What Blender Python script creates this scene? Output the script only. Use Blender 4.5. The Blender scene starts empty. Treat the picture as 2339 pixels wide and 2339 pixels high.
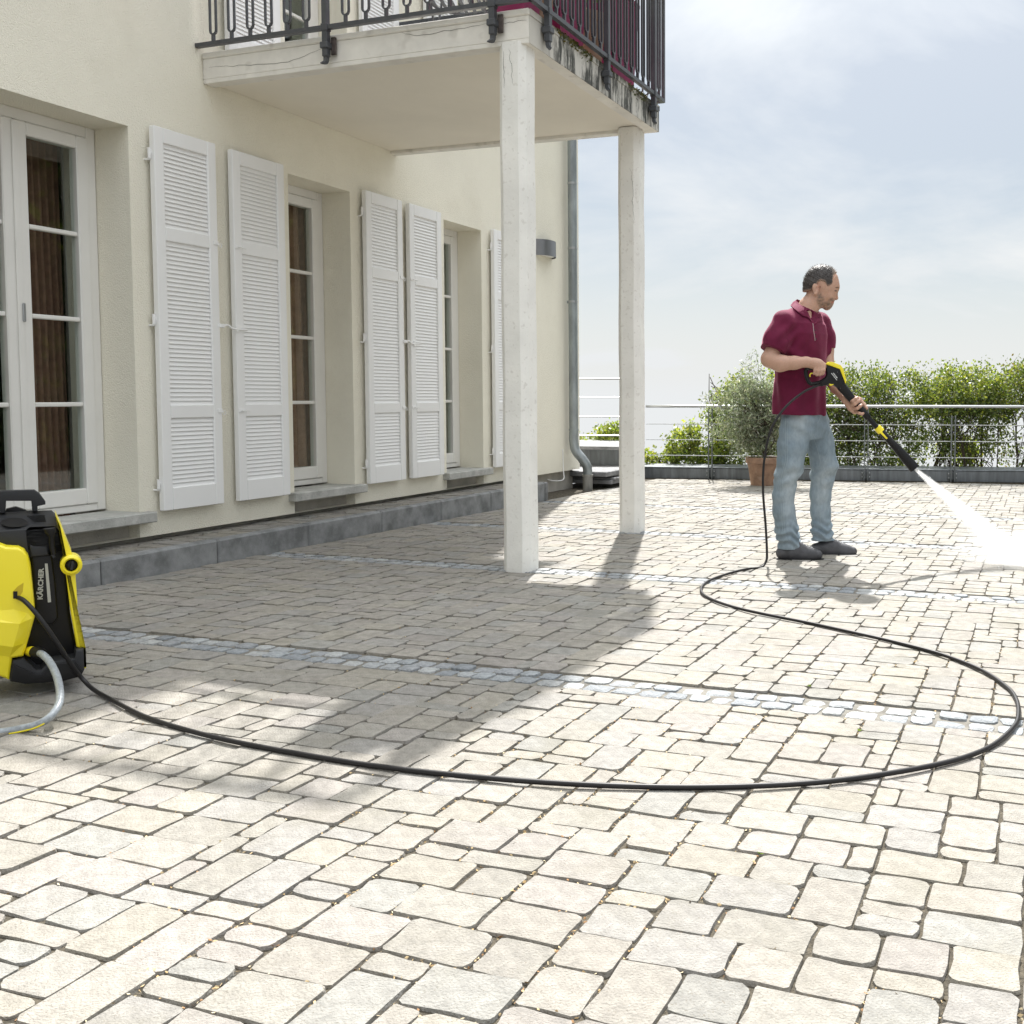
import bpy, math, random
import numpy as np
from mathutils import Vector, Matrix, noise as mnoise
from mathutils.bvhtree import BVHTree

random.seed(7)
rng = np.random.default_rng(7)
S = bpy.context.scene
COL = S.collection
R = math.radians

# ---------------------------------------------------------------- camera, sky, sun, exposure
YAW, PITCH = 19.247, 3.230
cd = bpy.data.cameras.new('camera')
cam = bpy.data.objects.new('camera', cd); COL.objects.link(cam)
cam.location = (0, 0, 1.0)
cam.rotation_euler = (R(90 - PITCH), 0, R(YAW))
cd.sensor_width = 36; cd.sensor_fit = 'HORIZONTAL'; cd.lens = 36.0
cd.shift_x = -0.1669; cd.shift_y = -0.0567
cd.clip_start = 0.05; cd.clip_end = 5000
S.camera = cam

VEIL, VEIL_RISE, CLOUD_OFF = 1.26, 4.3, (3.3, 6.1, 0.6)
SUN_EL, SUN_STR, SKY_STR, EXPO = 50.0, 2.0, 0.15, 2.2
w = bpy.data.worlds.new('World'); S.world = w; w.use_nodes = True
nt = w.node_tree; nt.nodes.clear()
def N(tree, t, **kw):
    n = tree.nodes.new(t)
    for k, v in kw.items(): setattr(n, k, v)
    return n
tc = N(nt, 'ShaderNodeTexCoord'); sep = N(nt, 'ShaderNodeSeparateXYZ'); nt.links.new(tc.outputs['Generated'], sep.inputs[0])
mx = N(nt, 'ShaderNodeMath', operation='MAXIMUM'); mx.inputs[1].default_value = 0.015; nt.links.new(sep.outputs[2], mx.inputs[0])
cmb = N(nt, 'ShaderNodeCombineXYZ')
nt.links.new(sep.outputs[0], cmb.inputs[0]); nt.links.new(sep.outputs[1], cmb.inputs[1]); nt.links.new(mx.outputs[0], cmb.inputs[2])
sky = N(nt, 'ShaderNodeTexSky', sky_type='NISHITA', sun_disc=False)
sky.sun_elevation = R(SUN_EL); sky.sun_rotation = R(-YAW); sky.altitude = 200; sky.air_density = 1.0; sky.dust_density = 0.6; sky.ozone_density = 1.0
nt.links.new(cmb.outputs[0], sky.inputs[0])
# thin high cloud and haze veil; its brightening overhead is added fill light
ad = N(nt, 'ShaderNodeMath', operation='ADD'); ad.inputs[1].default_value = 0.25; nt.links.new(mx.outputs[0], ad.inputs[0])
dx = N(nt, 'ShaderNodeMath', operation='DIVIDE'); dy = N(nt, 'ShaderNodeMath', operation='DIVIDE')
nt.links.new(sep.outputs[0], dx.inputs[0]); nt.links.new(ad.outputs[0], dx.inputs[1])
nt.links.new(sep.outputs[1], dy.inputs[0]); nt.links.new(ad.outputs[0], dy.inputs[1])
pc = N(nt, 'ShaderNodeCombineXYZ'); nt.links.new(dx.outputs[0], pc.inputs[0]); nt.links.new(dy.outputs[0], pc.inputs[1])
cn = N(nt, 'ShaderNodeTexNoise'); cn.inputs['Scale'].default_value = 1.1; cn.inputs['Detail'].default_value = 7; cn.inputs['Roughness'].default_value = 0.58
cn.inputs['Distortion'].default_value = 0.4
cmap = N(nt, 'ShaderNodeMapping'); cmap.inputs['Location'].default_value = CLOUD_OFF; nt.links.new(pc.outputs[0], cmap.inputs[0]); nt.links.new(cmap.outputs[0], cn.inputs['Vector'])
mr = N(nt, 'ShaderNodeMapRange'); mr.inputs[1].default_value = 0.38; mr.inputs[2].default_value = 0.64; mr.inputs[3].default_value = 0.48; mr.inputs[4].default_value = 1.0
nt.links.new(cn.outputs[0], mr.inputs[0])
hz = N(nt, 'ShaderNodeMapRange'); hz.inputs[1].default_value = 0.0; hz.inputs[2].default_value = 0.30; hz.inputs[3].default_value = 1.0; hz.inputs[4].default_value = 0.0
nt.links.new(sep.outputs[2], hz.inputs[0])
mxm = N(nt, 'ShaderNodeMath', operation='MAXIMUM'); nt.links.new(mr.outputs[0], mxm.inputs[0]); nt.links.new(hz.outputs[0], mxm.inputs[1])
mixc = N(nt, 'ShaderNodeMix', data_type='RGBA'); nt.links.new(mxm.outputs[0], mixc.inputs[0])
skd = N(nt, 'ShaderNodeMix', data_type='RGBA', blend_type='MULTIPLY'); skd.inputs[0].default_value = 1; skd.inputs[7].default_value = (.115, .115, .113, 1)
nt.links.new(sky.outputs[0], skd.inputs[6]); nt.links.new(skd.outputs[2], mixc.inputs[6]); 
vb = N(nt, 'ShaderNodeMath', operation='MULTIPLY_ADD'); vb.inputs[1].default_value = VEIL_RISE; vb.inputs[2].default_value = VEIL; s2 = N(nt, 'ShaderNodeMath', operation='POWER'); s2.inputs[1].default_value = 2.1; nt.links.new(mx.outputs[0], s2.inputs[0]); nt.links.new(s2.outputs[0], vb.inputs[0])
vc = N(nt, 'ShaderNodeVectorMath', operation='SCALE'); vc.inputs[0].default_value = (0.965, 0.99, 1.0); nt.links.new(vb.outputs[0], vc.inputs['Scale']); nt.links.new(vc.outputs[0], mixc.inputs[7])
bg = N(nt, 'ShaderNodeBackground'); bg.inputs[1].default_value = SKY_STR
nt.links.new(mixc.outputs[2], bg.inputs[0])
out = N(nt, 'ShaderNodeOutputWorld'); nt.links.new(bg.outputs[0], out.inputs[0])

sl = bpy.data.lights.new('sun', 'SUN'); sl.energy = SUN_STR; sl.angle = R(0.9); sl.color = (1.0, 0.97, 0.925)
sun = bpy.data.objects.new('sun', sl); COL.objects.link(sun)
sun.rotation_euler = (R(90 - SUN_EL), 0, R(180 + YAW)); sun.location = (-6, 18, 20)

S.view_settings.view_transform = 'Standard'; S.view_settings.look = 'None'
S.view_settings.exposure = EXPO; S.view_settings.gamma = 1.0; S.view_settings.use_curve_mapping = False
S.render.engine = 'CYCLES'
cy = S.cycles
cy.use_denoising = True
cy.max_bounces = 10; cy.diffuse_bounces = 4; cy.glossy_bounces = 4; cy.transmission_bounces = 6; cy.transparent_max_bounces = 12; cy.volume_bounces = 6
cy.caustics_reflective = False; cy.caustics_refractive = False
cy.volume_step_rate = 1.0; cy.volume_max_steps = 128

# ---------------------------------------------------------------- helpers
def gz(y): return -0.0088 * (y - 6.0)          # the terrace falls slightly away from the camera

def M(name, col, rough=0.6, var=0.0, vs=8.0, bump=0.0, bs=60.0, metal=0.0, attr=None, spec=0.5, col2=None, stretch=None, detail=5, coat=0.0, speck=None, lo=0.35, hi=0.65, stain=None):
    m = bpy.data.materials.new(name); m.use_nodes = True
    t = m.node_tree; b = t.nodes['Principled BSDF']
    b.inputs['Roughness'].default_value = rough; b.inputs['Metallic'].default_value = metal
    b.inputs['Specular IOR Level'].default_value = spec
    b.inputs['Coat Weight'].default_value = coat
    tcn = N(t, 'ShaderNodeTexCoord'); src = tcn.outputs['Object']
    if stretch:
        mp = N(t, 'ShaderNodeMapping'); mp.inputs['Scale'].default_value = stretch
        t.links.new(src, mp.inputs[0]); src = mp.outputs[0]
    c = (*col, 1)
    if attr:
        a = N(t, 'ShaderNodeAttribute', attribute_name=attr); base = a.outputs['Color']
    else:
        rgb = N(t, 'ShaderNodeRGB'); rgb.outputs[0].default_value = c; base = rgb.outputs[0]
    if var or col2:
        nz = N(t, 'ShaderNodeTexNoise'); nz.inputs['Scale'].default_value = vs; nz.inputs['Detail'].default_value = detail
        nz.inputs['Roughness'].default_value = 0.6
        t.links.new(src, nz.inputs['Vector'])
        r_ = N(t, 'ShaderNodeMapRange'); r_.inputs[1].default_value = lo; r_.inputs[2].default_value = hi
        t.links.new(nz.outputs[0], r_.inputs[0])
        mixn = N(t, 'ShaderNodeMix', data_type='RGBA')
        t.links.new(r_.outputs[0], mixn.inputs[0])
        if col2:
            t.links.new(base, mixn.inputs[6]); mixn.inputs[7].default_value = (*col2, 1)
        else:
            d = N(t, 'ShaderNodeMix', data_type='RGBA', blend_type='MULTIPLY'); d.inputs[0].default_value = 1
            t.links.new(base, d.inputs[6]); d.inputs[7].default_value = (1 - var,) * 3 + (1,)
            u = N(t, 'ShaderNodeMix', data_type='RGBA', blend_type='MULTIPLY'); u.inputs[0].default_value = 1
            t.links.new(base, u.inputs[6]); u.inputs[7].default_value = (1 + var,) * 3 + (1,)
            t.links.new(d.outputs[2], mixn.inputs[6]); t.links.new(u.outputs[2], mixn.inputs[7])
        base = mixn.outputs[2]
    if speck:
        sz, amt, scol = speck
        nv = N(t, 'ShaderNodeTexNoise'); nv.inputs['Scale'].default_value = sz; nv.inputs['Detail'].default_value = 2
        t.links.new(tcn.outputs['Object'], nv.inputs['Vector'])
        rr = N(t, 'ShaderNodeMapRange'); rr.inputs[1].default_value = 0.60; rr.inputs[2].default_value = 0.72; rr.inputs[4].default_value = amt
        t.links.new(nv.outputs[0], rr.inputs[0])
        ms = N(t, 'ShaderNodeMix', data_type='RGBA'); t.links.new(rr.outputs[0], ms.inputs[0])
        t.links.new(base, ms.inputs[6]); ms.inputs[7].default_value = (*scol, 1)
        base = ms.outputs[2]
    if stain:
        sz, amt, scol, s0, s1 = stain
        ge = N(t, 'ShaderNodeNewGeometry'); ns = N(t, 'ShaderNodeTexNoise'); ns.inputs['Scale'].default_value = sz; ns.inputs['Detail'].default_value = 6; ns.inputs['Roughness'].default_value = .65
        t.links.new(ge.outputs['Position'], ns.inputs['Vector'])
        rs = N(t, 'ShaderNodeMapRange'); rs.inputs[1].default_value = s0; rs.inputs[2].default_value = s1; rs.inputs[4].default_value = amt; t.links.new(ns.outputs[0], rs.inputs[0])
        mt = N(t, 'ShaderNodeMix', data_type='RGBA'); t.links.new(rs.outputs[0], mt.inputs[0]); t.links.new(base, mt.inputs[6]); mt.inputs[7].default_value = (*scol, 1)
        base = mt.outputs[2]
    t.links.new(base, b.inputs['Base Color'])
    if bump:
        nb = N(t, 'ShaderNodeTexNoise'); nb.inputs['Scale'].default_value = bs; nb.inputs['Detail'].default_value = 4
        t.links.new(src, nb.inputs['Vector'])
        bn = N(t, 'ShaderNodeBump'); bn.inputs['Strength'].default_value = bump; bn.inputs['Distance'].default_value = 0.01
        t.links.new(nb.outputs[0], bn.inputs['Height']); t.links.new(bn.outputs[0], b.inputs['Normal'])
    return m

def leafmat(name, rough=0.45, trans=0.45, gain=(1.7, 1.9, 0.7)):
    m = bpy.data.materials.new(name); m.use_nodes = True
    t = m.node_tree; b = t.nodes['Principled BSDF']; b.inputs['Roughness'].default_value = rough
    a = N(t, 'ShaderNodeAttribute', attribute_name='col'); t.links.new(a.outputs['Color'], b.inputs['Base Color'])
    tr = N(t, 'ShaderNodeBsdfTranslucent')
    g = N(t, 'ShaderNodeMix', data_type='RGBA', blend_type='MULTIPLY'); g.inputs[0].default_value = 1
    t.links.new(a.outputs['Color'], g.inputs[6]); g.inputs[7].default_value = (*gain, 1)
    t.links.new(g.outputs[2], tr.inputs[0])
    ms = N(t, 'ShaderNodeMixShader'); ms.inputs[0].default_value = trans
    t.links.new(b.outputs[0], ms.inputs[1]); t.links.new(tr.outputs[0], ms.inputs[2])
    t.links.new(ms.outputs[0], t.nodes['Material Output'].inputs[0])
    return m

class MB:
    """collects simple shapes; build() links them as one mesh object"""
    def __init__(s): s.v = []; s.f = []; s.c = []; s.cur = None
    def add(s, vs, fs):
        o = len(s.v); s.v += [tuple(p) for p in vs]; s.f += [tuple(i + o for i in q) for q in fs]
        if s.cur is not None or s.c:
            s.c += [s.cur or (1, 1, 1)] * len(vs)
        return s
    def box(s, lo, hi, ch=0.0):
        (x0, y0, z0), (x1, y1, z1) = lo, hi
        if ch <= 0:
            vs = [(x, y, z) for x in (x0, x1) for y in (y0, y1) for z in (z0, z1)]
            return s.add(vs, [(0, 1, 3, 2), (4, 6, 7, 5), (0, 4, 5, 1), (2, 3, 7, 6), (0, 2, 6, 4), (1, 5, 7, 3)])
        ch = min(ch, (x1 - x0) * .45, (y1 - y0) * .45, (z1 - z0) * .45)
        vs = []; idx = {}
        for ix, X in ((0, x0), (1, x1)):
            for iy, Y in ((0, y0), (1, y1)):
                for iz, Z in ((0, z0), (1, z1)):
                    sx, sy, sz = (1 - 2 * ix) * ch, (1 - 2 * iy) * ch, (1 - 2 * iz) * ch
                    for a, p in enumerate(((X, Y + sy, Z + sz), (X + sx, Y, Z + sz), (X + sx, Y + sy, Z))):
                        idx[ix, iy, iz, a] = len(vs); vs.append(p)
        g = lambda *k: idx[k]
        fs = []
        for i in (0, 1):
            q = [g(i, 0, 0, 0), g(i, 1, 0, 0), g(i, 1, 1, 0), g(i, 0, 1, 0)]; fs.append(q if i else q[::-1])
            q = [g(0, i, 0, 1), g(1, i, 0, 1), g(1, i, 1, 1), g(0, i, 1, 1)]; fs.append(q[::-1] if i else q)
            q = [g(0, 0, i, 2), g(1, 0, i, 2), g(1, 1, i, 2), g(0, 1, i, 2)]; fs.append(q if i else q[::-1])
        for i in (0, 1):
            for j in (0, 1):
                q = [g(i, j, 0, 0), g(i, j, 0, 1), g(i, j, 1, 1), g(i, j, 1, 0)]; fs.append(q if i != j else q[::-1])
                q = [g(i, 0, j, 0), g(i, 0, j, 2), g(i, 1, j, 2), g(i, 1, j, 0)]; fs.append(q[::-1] if i != j else q)
                q = [g(0, i, j, 1), g(0, i, j, 2), g(1, i, j, 2), g(1, i, j, 1)]; fs.append(q if i != j else q[::-1])
                for k in (0, 1):
                    q = [g(i, j, k, 0), g(i, j, k, 1), g(i, j, k, 2)]; fs.append(q if (i + j + k) % 2 == 1 else q[::-1])
        return s.add(vs, fs)
    def tube(s, path, rad, n=8, caps=True):
        P = [Vector(p) for p in path]; k = len(P)
        rs = rad if isinstance(rad, (list, tuple)) else [rad] * k
        vs = []; fs = []; up = None
        for i in range(k):
            d = (P[min(i + 1, k - 1)] - P[max(i - 1, 0)]).normalized()
            if up is None:
                up = d.orthogonal().normalized()
            up = (up - d * up.dot(d)).normalized(); sd = d.cross(up)
            for j in range(n):
                a = 2 * math.pi * j / n
                vs.append(P[i] + (up * math.cos(a) + sd * math.sin(a)) * rs[i])
        for i in range(k - 1):
            for j in range(n):
                a, b = i * n + j, i * n + (j + 1) % n
                fs.append((a, b, b + n, a + n))
        if caps:
            fs.append(tuple(range(n))[::-1]); fs.append(tuple((k - 1) * n + j for j in range(n)))
        return s.add(vs, fs)
    def bar(s, a, b, wx, wy, up=(0, 0, 1)):
        """square bar from a to b"""
        a, b = Vector(a), Vector(b); d = (b - a).normalized(); u = Vector(up)
        if abs(d.dot(u)) > .95: u = Vector((1, 0, 0))
        sd = d.cross(u).normalized(); u = sd.cross(d)
        vs = []
        for p in (a, b):
            for (i, j) in ((-1, -1), (1, -1), (1, 1), (-1, 1)): vs.append(p + sd * i * wx / 2 + u * j * wy / 2)
        return s.add(vs, [(3, 2, 1, 0), (4, 5, 6, 7), (0, 1, 5, 4), (1, 2, 6, 5), (2, 3, 7, 6), (3, 0, 4, 7)])
    def lathe(s, prof, c, n=24):
        vs = []; fs = []; k = len(prof)
        for r_, z in prof:
            for j in range(n):
                a = 2 * math.pi * j / n; vs.append((c[0] + r_ * math.cos(a), c[1] + r_ * math.sin(a), c[2] + z))
        for i in range(k - 1):
            for j in range(n):
                a, b = i * n + j, i * n + (j + 1) % n; fs.append((a, b, b + n, a + n))
        fs.append(tuple(range(n))[::-1]); fs.append(tuple((k - 1) * n + j for j in range(n)))
        return s.add(vs, fs)
    def slab(s, poly, y0, y1, rnd=0.0, steps=3):
        """polygon of (x, z) extruded along y from y0 (front) to y1, front edge rounded by rnd"""
        P = [Vector((p[0], p[1])) for p in poly]; n = len(P)
        area = sum(P[i].x * P[(i + 1) % n].y - P[(i + 1) % n].x * P[i].y for i in range(n))
        if area < 0: P = P[::-1]
        nor = []
        for i in range(n):
            e0 = (P[i] - P[i - 1]).normalized(); e1 = (P[(i + 1) % n] - P[i]).normalized()
            n0 = Vector((-e0.y, e0.x)); n1 = Vector((-e1.y, e1.x)); b = (n0 + n1)
            b = b.normalized() if b.length > 1e-6 else n0
            nor.append(b / max(.45, b.dot(n0)))
        rings = [(0.0, y1)]
        if rnd > 0:
            for k in range(steps + 1):
                a = math.pi / 2 * k / steps; rings.append((rnd * (1 - math.cos(a)), y0 + rnd * (1 - math.sin(a))))
        else: rings.append((0.0, y0))
        vs = []; fs = []
        for ins, y in rings:
            for i in range(n):
                q = P[i] + nor[i] * ins; vs.append((q.x, y, q.y))
        for k in range(len(rings) - 1):
            for i in range(n):
                a, b = k * n + i, k * n + (i + 1) % n; fs.append((a, a + n, b + n, b))
        fs.append(tuple(range(n))); fs.append(tuple((len(rings) - 1) * n + i for i in range(n))[::-1])
        return s.add(vs, [q[::-1] for q in fs])
    def mesh(s, name):
        me = bpy.data.meshes.new(name); me.from_pydata(s.v, [], s.f); me.update()
        if s.c and len(s.c) == len(s.v):
            ca = me.color_attributes.new('col', 'FLOAT_COLOR', 'POINT')
            ca.data.foreach_set('color', np.array([(*c, 1) for c in s.c], 'f').ravel())
        return me
    def build(s, name, mat, parent=None, smooth=False, **k):
        return link(name, s.mesh(name), mat, parent, smooth)

def link(name, me, mat, parent=None, smooth=False):
    o = bpy.data.objects.new(name, me); COL.objects.link(o)
    if mat is not None and not me.materials: me.materials.append(mat)
    if parent is not None: o.parent = parent
    if smooth:
        me.polygons.foreach_set('use_smooth', [True] * len(me.polygons))
    return o

def smooth_by_angle(o, ang=40):
    me = o.data
    me.polygons.foreach_set('use_smooth', [True] * len(me.polygons))
    me.set_sharp_from_angle(angle=R(ang))
    return o

def arr_mesh(name, V, F, cols=None):
    me = bpy.data.meshes.new(name); V = np.asarray(V, 'f'); F = np.asarray(F, 'i')
    n, k = F.shape
    me.vertices.add(len(V)); me.vertices.foreach_set('co', V.ravel())
    me.loops.add(n * k); me.loops.foreach_set('vertex_index', F.ravel())
    me.polygons.add(n); me.polygons.foreach_set('loop_start', np.arange(0, n * k, k, dtype='i'))
    me.update(calc_edges=True)
    if cols is not None:
        ca = me.color_attributes.new('col', 'FLOAT_COLOR', 'POINT')
        c = np.ones((len(V), 4), 'f'); c[:, :3] = cols; ca.data.foreach_set('color', c.ravel())
    return me

def thing(name, label, cat, loc=(0, 0, 0), rz=0.0, group=None):
    o = bpy.data.objects.new(name, None); COL.objects.link(o)
    o.location = loc; o.rotation_euler = (0, 0, rz); o.empty_display_size = .1
    return tag(o, label, cat, group)
def tag(o, label, cat, group=None):
    o['label'] = label; o['category'] = cat
    if group: o['group'] = group
    return o
def struct(o): o['kind'] = 'structure'; return o
def stuff(o): o['kind'] = 'stuff'; return o
def copy_tree(o, parent=None):
    c = o.copy(); COL.objects.link(c)
    if parent is not None: c.parent = parent
    for ch in list(o.children): copy_tree(ch, c)
    return c
def text_mesh(name, body, size, extrude=0.001, off=0.0):
    cu = bpy.data.curves.new(name, 'FONT'); cu.body = body; cu.size = size; cu.extrude = extrude; cu.offset = off
    cu.align_x = 'CENTER'; cu.align_y = 'CENTER'; cu.resolution_u = 3
    o = bpy.data.objects.new(name, cu); COL.objects.link(o)
    dg = bpy.context.evaluated_depsgraph_get()
    me = bpy.data.meshes.new_from_object(o.evaluated_get(dg)); bpy.data.objects.remove(o); bpy.data.curves.remove(cu)
    me.name = name; return me
def curve_pts(P, n=8):
    """Catmull-Rom through P"""
    P = [Vector(p) for p in P]; out = []
    for i in range(len(P) - 1):
        a, b, c, d = P[max(i - 1, 0)], P[i], P[i + 1], P[min(i + 2, len(P) - 1)]
        for k in range(n):
            t = k / n
            out.append(.5 * ((2 * b) + (c - a) * t + (2 * a - 5 * b + 4 * c - d) * t * t + (3 * b - a - 3 * c + d) * t ** 3))
    out.append(P[-1]); return out

# ---------------------------------------------------------------- materials
m_plaster = M('cream_plaster', (0.89, 0.855, 0.735), .9, var=.03, vs=1.0, bump=.75, bs=135, speck=(230, .12, (.6, .56, .44)), stain=(1.7, .22, (.60, .55, .42), .55, .8))
m_plinth = M('grey_plinth_plaster', (0.42, 0.40, 0.36), .95, var=.2, vs=4, bump=.5, bs=110)
m_white = M('white_gloss_paint', (0.87, 0.87, 0.865), .35, var=.015, vs=3)
m_frame = M('white_window_paint', (0.80, 0.79, 0.76), .35, var=.02, vs=4)
m_conc = M('balcony_concrete_paint', (0.79, 0.765, 0.71), .85, var=.09, vs=3.5, bump=.15, bs=40, speck=(9, .3, (.36, .33, .28)))
m_soffit = M('soffit_paint', (0.81, 0.765, 0.67), .9, var=.03, vs=1.5, bump=.1, bs=60)
m_col = M('column_paint', (0.85, 0.84, 0.80), .8, var=.05, vs=5, bump=.2, bs=45, speck=(40, .35, (.5, .47, .42)))
m_iron = M('dark_grey_iron_paint', (0.062, 0.066, 0.074), .42, var=.15, vs=12)
m_rust = M('rusty_plate', (0.075, 0.06, 0.055), .8, var=.4, vs=30)
m_sill = M('sill_concrete', (0.45, 0.45, 0.425), .85, var=.2, vs=9, bump=.2, bs=90, speck=(70, .5, (.25, .25, .24)))
m_kerb = M('kerb_concrete', (0.215, 0.22, 0.222), .85, var=.33, vs=7, bump=.25, bs=120, speck=(60, .35, (.3, .3, .3)))
m_zinc = M('zinc_pipe', (0.30, 0.33, 0.34), .42, var=.25, vs=8, metal=.55, stretch=(1, 1, .35))
m_zincbase = M('weathered_pipe_base', (0.25, 0.245, 0.23), .6, var=.3, vs=14, metal=.3, stretch=(1, 1, .3))
m_lamp = M('lamp_grey', (0.20, 0.205, 0.215), .35, metal=.5)
m_parapet = M('grey_sheet_metal', (0.155, 0.17, 0.185), .38, var=.25, vs=5, metal=.4, stretch=(3, 3, .4))
m_rail = M('steel_rail', (0.40, 0.41, 0.42), .32, metal=.75)
m_post = M('grey_post_paint', (0.15, 0.165, 0.175), .45, metal=.3)
m_slate = M('grey_bench_stone', (0.20, 0.20, 0.205), .8, var=.3, vs=12, bump=.3, bs=60)
m_stone = M('paver', (.4, .35, .28), .88, attr='col', var=.17, vs=30, bump=.6, bs=170, speck=(260, .75, (.15, .13, .10)), detail=8, stain=(3.4, .6, (.19, .178, .14), .52, .74))
m_sett = M('granite', (.4, .42, .44), .75, attr='col', var=.22, vs=60, bump=.6, bs=110, speck=(260, .6, (.16, .17, .18)))
m_mortar = M('sandy_mortar', (0.17, 0.16, 0.14), .95, var=.3, vs=25, bump=.5, bs=150, speck=(120, .4, (.2, .18, .15)))
m_joint = M('joint_soil', (0.072, 0.062, 0.045), 1.0, var=.5, vs=30, bump=.8, bs=150, speck=(260, .6, (.17, .13, .08)))
m_debris = M('dry_litter', (.35, .24, .12), .9, attr='col')
m_yellow = M('yellow_plastic', (0.87, 0.73, 0.025), .32, coat=.15)
m_black = M('black_plastic', (0.008, 0.008, 0.009), .42, spec=.3)
m_dgrey = M('dark_grey_plastic', (0.026, 0.027, 0.030), .5, bump=.06, bs=700, spec=.3)
m_silver = M('silver_print', (0.42, 0.43, 0.40), .35, metal=.5)
m_hose = M('black_rubber', (0.014, 0.013, 0.014), .45, spec=.35)
m_terra = M('terracotta', (0.30, 0.185, 0.125), .85, var=.25, vs=11, bump=.15, bs=60, speck=(14, .4, (.45, .33, .25)))
m_wine = M('wine_red_plastic', (0.25, 0.018, 0.085), .4)
m_curtain = M('brown_curtain', (0.34, 0.19, 0.14), .9, var=.15, vs=20)
m_curtain2 = M('pale_curtain', (0.8, 0.82, 0.76), .9)
m_inside = M('interior_paint', (0.35, 0.33, 0.30), .9)
m_roof = M('roof_tile', (0.20, 0.085, 0.05), .8, var=.2, vs=20)
m_bark = M('bark', (0.075, 0.058, 0.042), .9, var=.35, vs=30, bump=.5, bs=80)
m_leaf = leafmat('hedge_leaf', rough=.36, trans=.46, gain=(1.9, 1.75, .55))
m_olive = leafmat('olive_leaf', rough=.42, trans=.42, gain=(1.5, 1.6, 1.1))
m_crack = M('crack_dark', (.05, .045, .04), 1)
m_moss = leafmat('moss', trans=.1)

def glassmat():
    m = bpy.data.materials.new('window_glass'); m.use_nodes = True; t = m.node_tree; t.nodes.clear()
    o = N(t, 'ShaderNodeOutputMaterial'); g = N(t, 'ShaderNodeBsdfGlossy'); g.inputs['Roughness'].default_value = .01
    g.inputs['Color'].default_value = (.95, 1, .98, 1)
    tr = N(t, 'ShaderNodeBsdfTransparent'); tr.inputs[0].default_value = (.92, .95, .93, 1)
    fr = N(t, 'ShaderNodeFresnel'); fr.inputs[0].default_value = 1.5
    ml = N(t, 'ShaderNodeMath', operation='MULTIPLY'); ml.inputs[1].default_value = 1.5; t.links.new(fr.outputs[0], ml.inputs[0])
    ge = N(t, 'ShaderNodeNewGeometry'); iv = N(t, 'ShaderNodeMath', operation='SUBTRACT'); iv.inputs[0].default_value = 1; t.links.new(ge.outputs['Backfacing'], iv.inputs[1])
    m2 = N(t, 'ShaderNodeMath', operation='MULTIPLY', use_clamp=True); t.links.new(ml.outputs[0], m2.inputs[0]); t.links.new(iv.outputs[0], m2.inputs[1])
    x = N(t, 'ShaderNodeMixShader'); t.links.new(m2.outputs[0], x.inputs[0]); t.links.new(tr.outputs[0], x.inputs[1]); t.links.new(g.outputs[0], x.inputs[2])
    t.links.new(x.outputs[0], o.inputs[0]); return m
m_glass = glassmat()

def fasciamat():
    """weathered front of the slab: run-off streaks, black algae, moss near the top edge"""
    m = bpy.data.materials.new('weathered_fascia'); m.use_nodes = True; t = m.node_tree; b = t.nodes['Principled BSDF']
    b.inputs['Roughness'].default_value = .95
    c = N(t, 'ShaderNodeTexCoord')
    mp = N(t, 'ShaderNodeMapping'); mp.inputs['Scale'].default_value = (1, 9, 2.2); t.links.new(c.outputs['Object'], mp.inputs[0])
    n1 = N(t, 'ShaderNodeTexNoise'); n1.inputs['Scale'].default_value = 1.6; n1.inputs['Detail'].default_value = 9; n1.inputs['Roughness'].default_value = .72
    t.links.new(mp.outputs[0], n1.inputs['Vector'])
    r1 = N(t, 'ShaderNodeMapRange'); r1.inputs[1].default_value = .44; r1.inputs[2].default_value = .56; t.links.new(n1.outputs[0], r1.inputs[0])
    x = N(t, 'ShaderNodeMix', data_type='RGBA'); t.links.new(r1.outputs[0], x.inputs[0])
    x.inputs[6].default_value = (.60, .585, .54, 1); x.inputs[7].default_value = (.075, .077, .07, 1)
    n2 = N(t, 'ShaderNodeTexNoise'); n2.inputs['Scale'].default_value = 14; n2.inputs['Detail'].default_value = 5; t.links.new(c.outputs['Object'], n2.inputs['Vector'])
    sp = N(t, 'ShaderNodeSeparateXYZ'); t.links.new(c.outputs['Object'], sp.inputs[0])
    rz = N(t, 'ShaderNodeMapRange'); rz.inputs[1].default_value = 3.05; rz.inputs[2].default_value = 3.13; t.links.new(sp.outputs[2], rz.inputs[0])
    mu = N(t, 'ShaderNodeMath', operation='MULTIPLY'); t.links.new(rz.outputs[0], mu.inputs[0]); t.links.new(n2.outputs[0], mu.inputs[1])
    r2 = N(t, 'ShaderNodeMapRange'); r2.inputs[1].default_value = .3; r2.inputs[2].default_value = .5; t.links.new(mu.outputs[0], r2.inputs[0])
    y = N(t, 'ShaderNodeMix', data_type='RGBA'); t.links.new(r2.outputs[0], y.inputs[0]); t.links.new(x.outputs[2], y.inputs[6]); y.inputs[7].default_value = (.055, .06, .02, 1)
    # cleaner towards the near corner
    ry = N(t, 'ShaderNodeMapRange'); ry.inputs[1].default_value = 5.32; ry.inputs[2].default_value = 5.5; t.links.new(sp.outputs[1], ry.inputs[0])
    z = N(t, 'ShaderNodeMix', data_type='RGBA'); t.links.new(ry.outputs[0], z.inputs[0]); z.inputs[6].default_value = (.60, .58, .53, 1); t.links.new(y.outputs[2], z.inputs[7])
    t.links.new(z.outputs[2], b.inputs['Base Color'])
    bn = N(t, 'ShaderNodeBump'); bn.inputs['Strength'].default_value = .4; bn.inputs['Distance'].default_value = .01
    t.links.new(n1.outputs[0], bn.inputs['Height']); t.links.new(bn.outputs[0], b.inputs['Normal'])
    return m
m_fascia = fasciamat()

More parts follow.
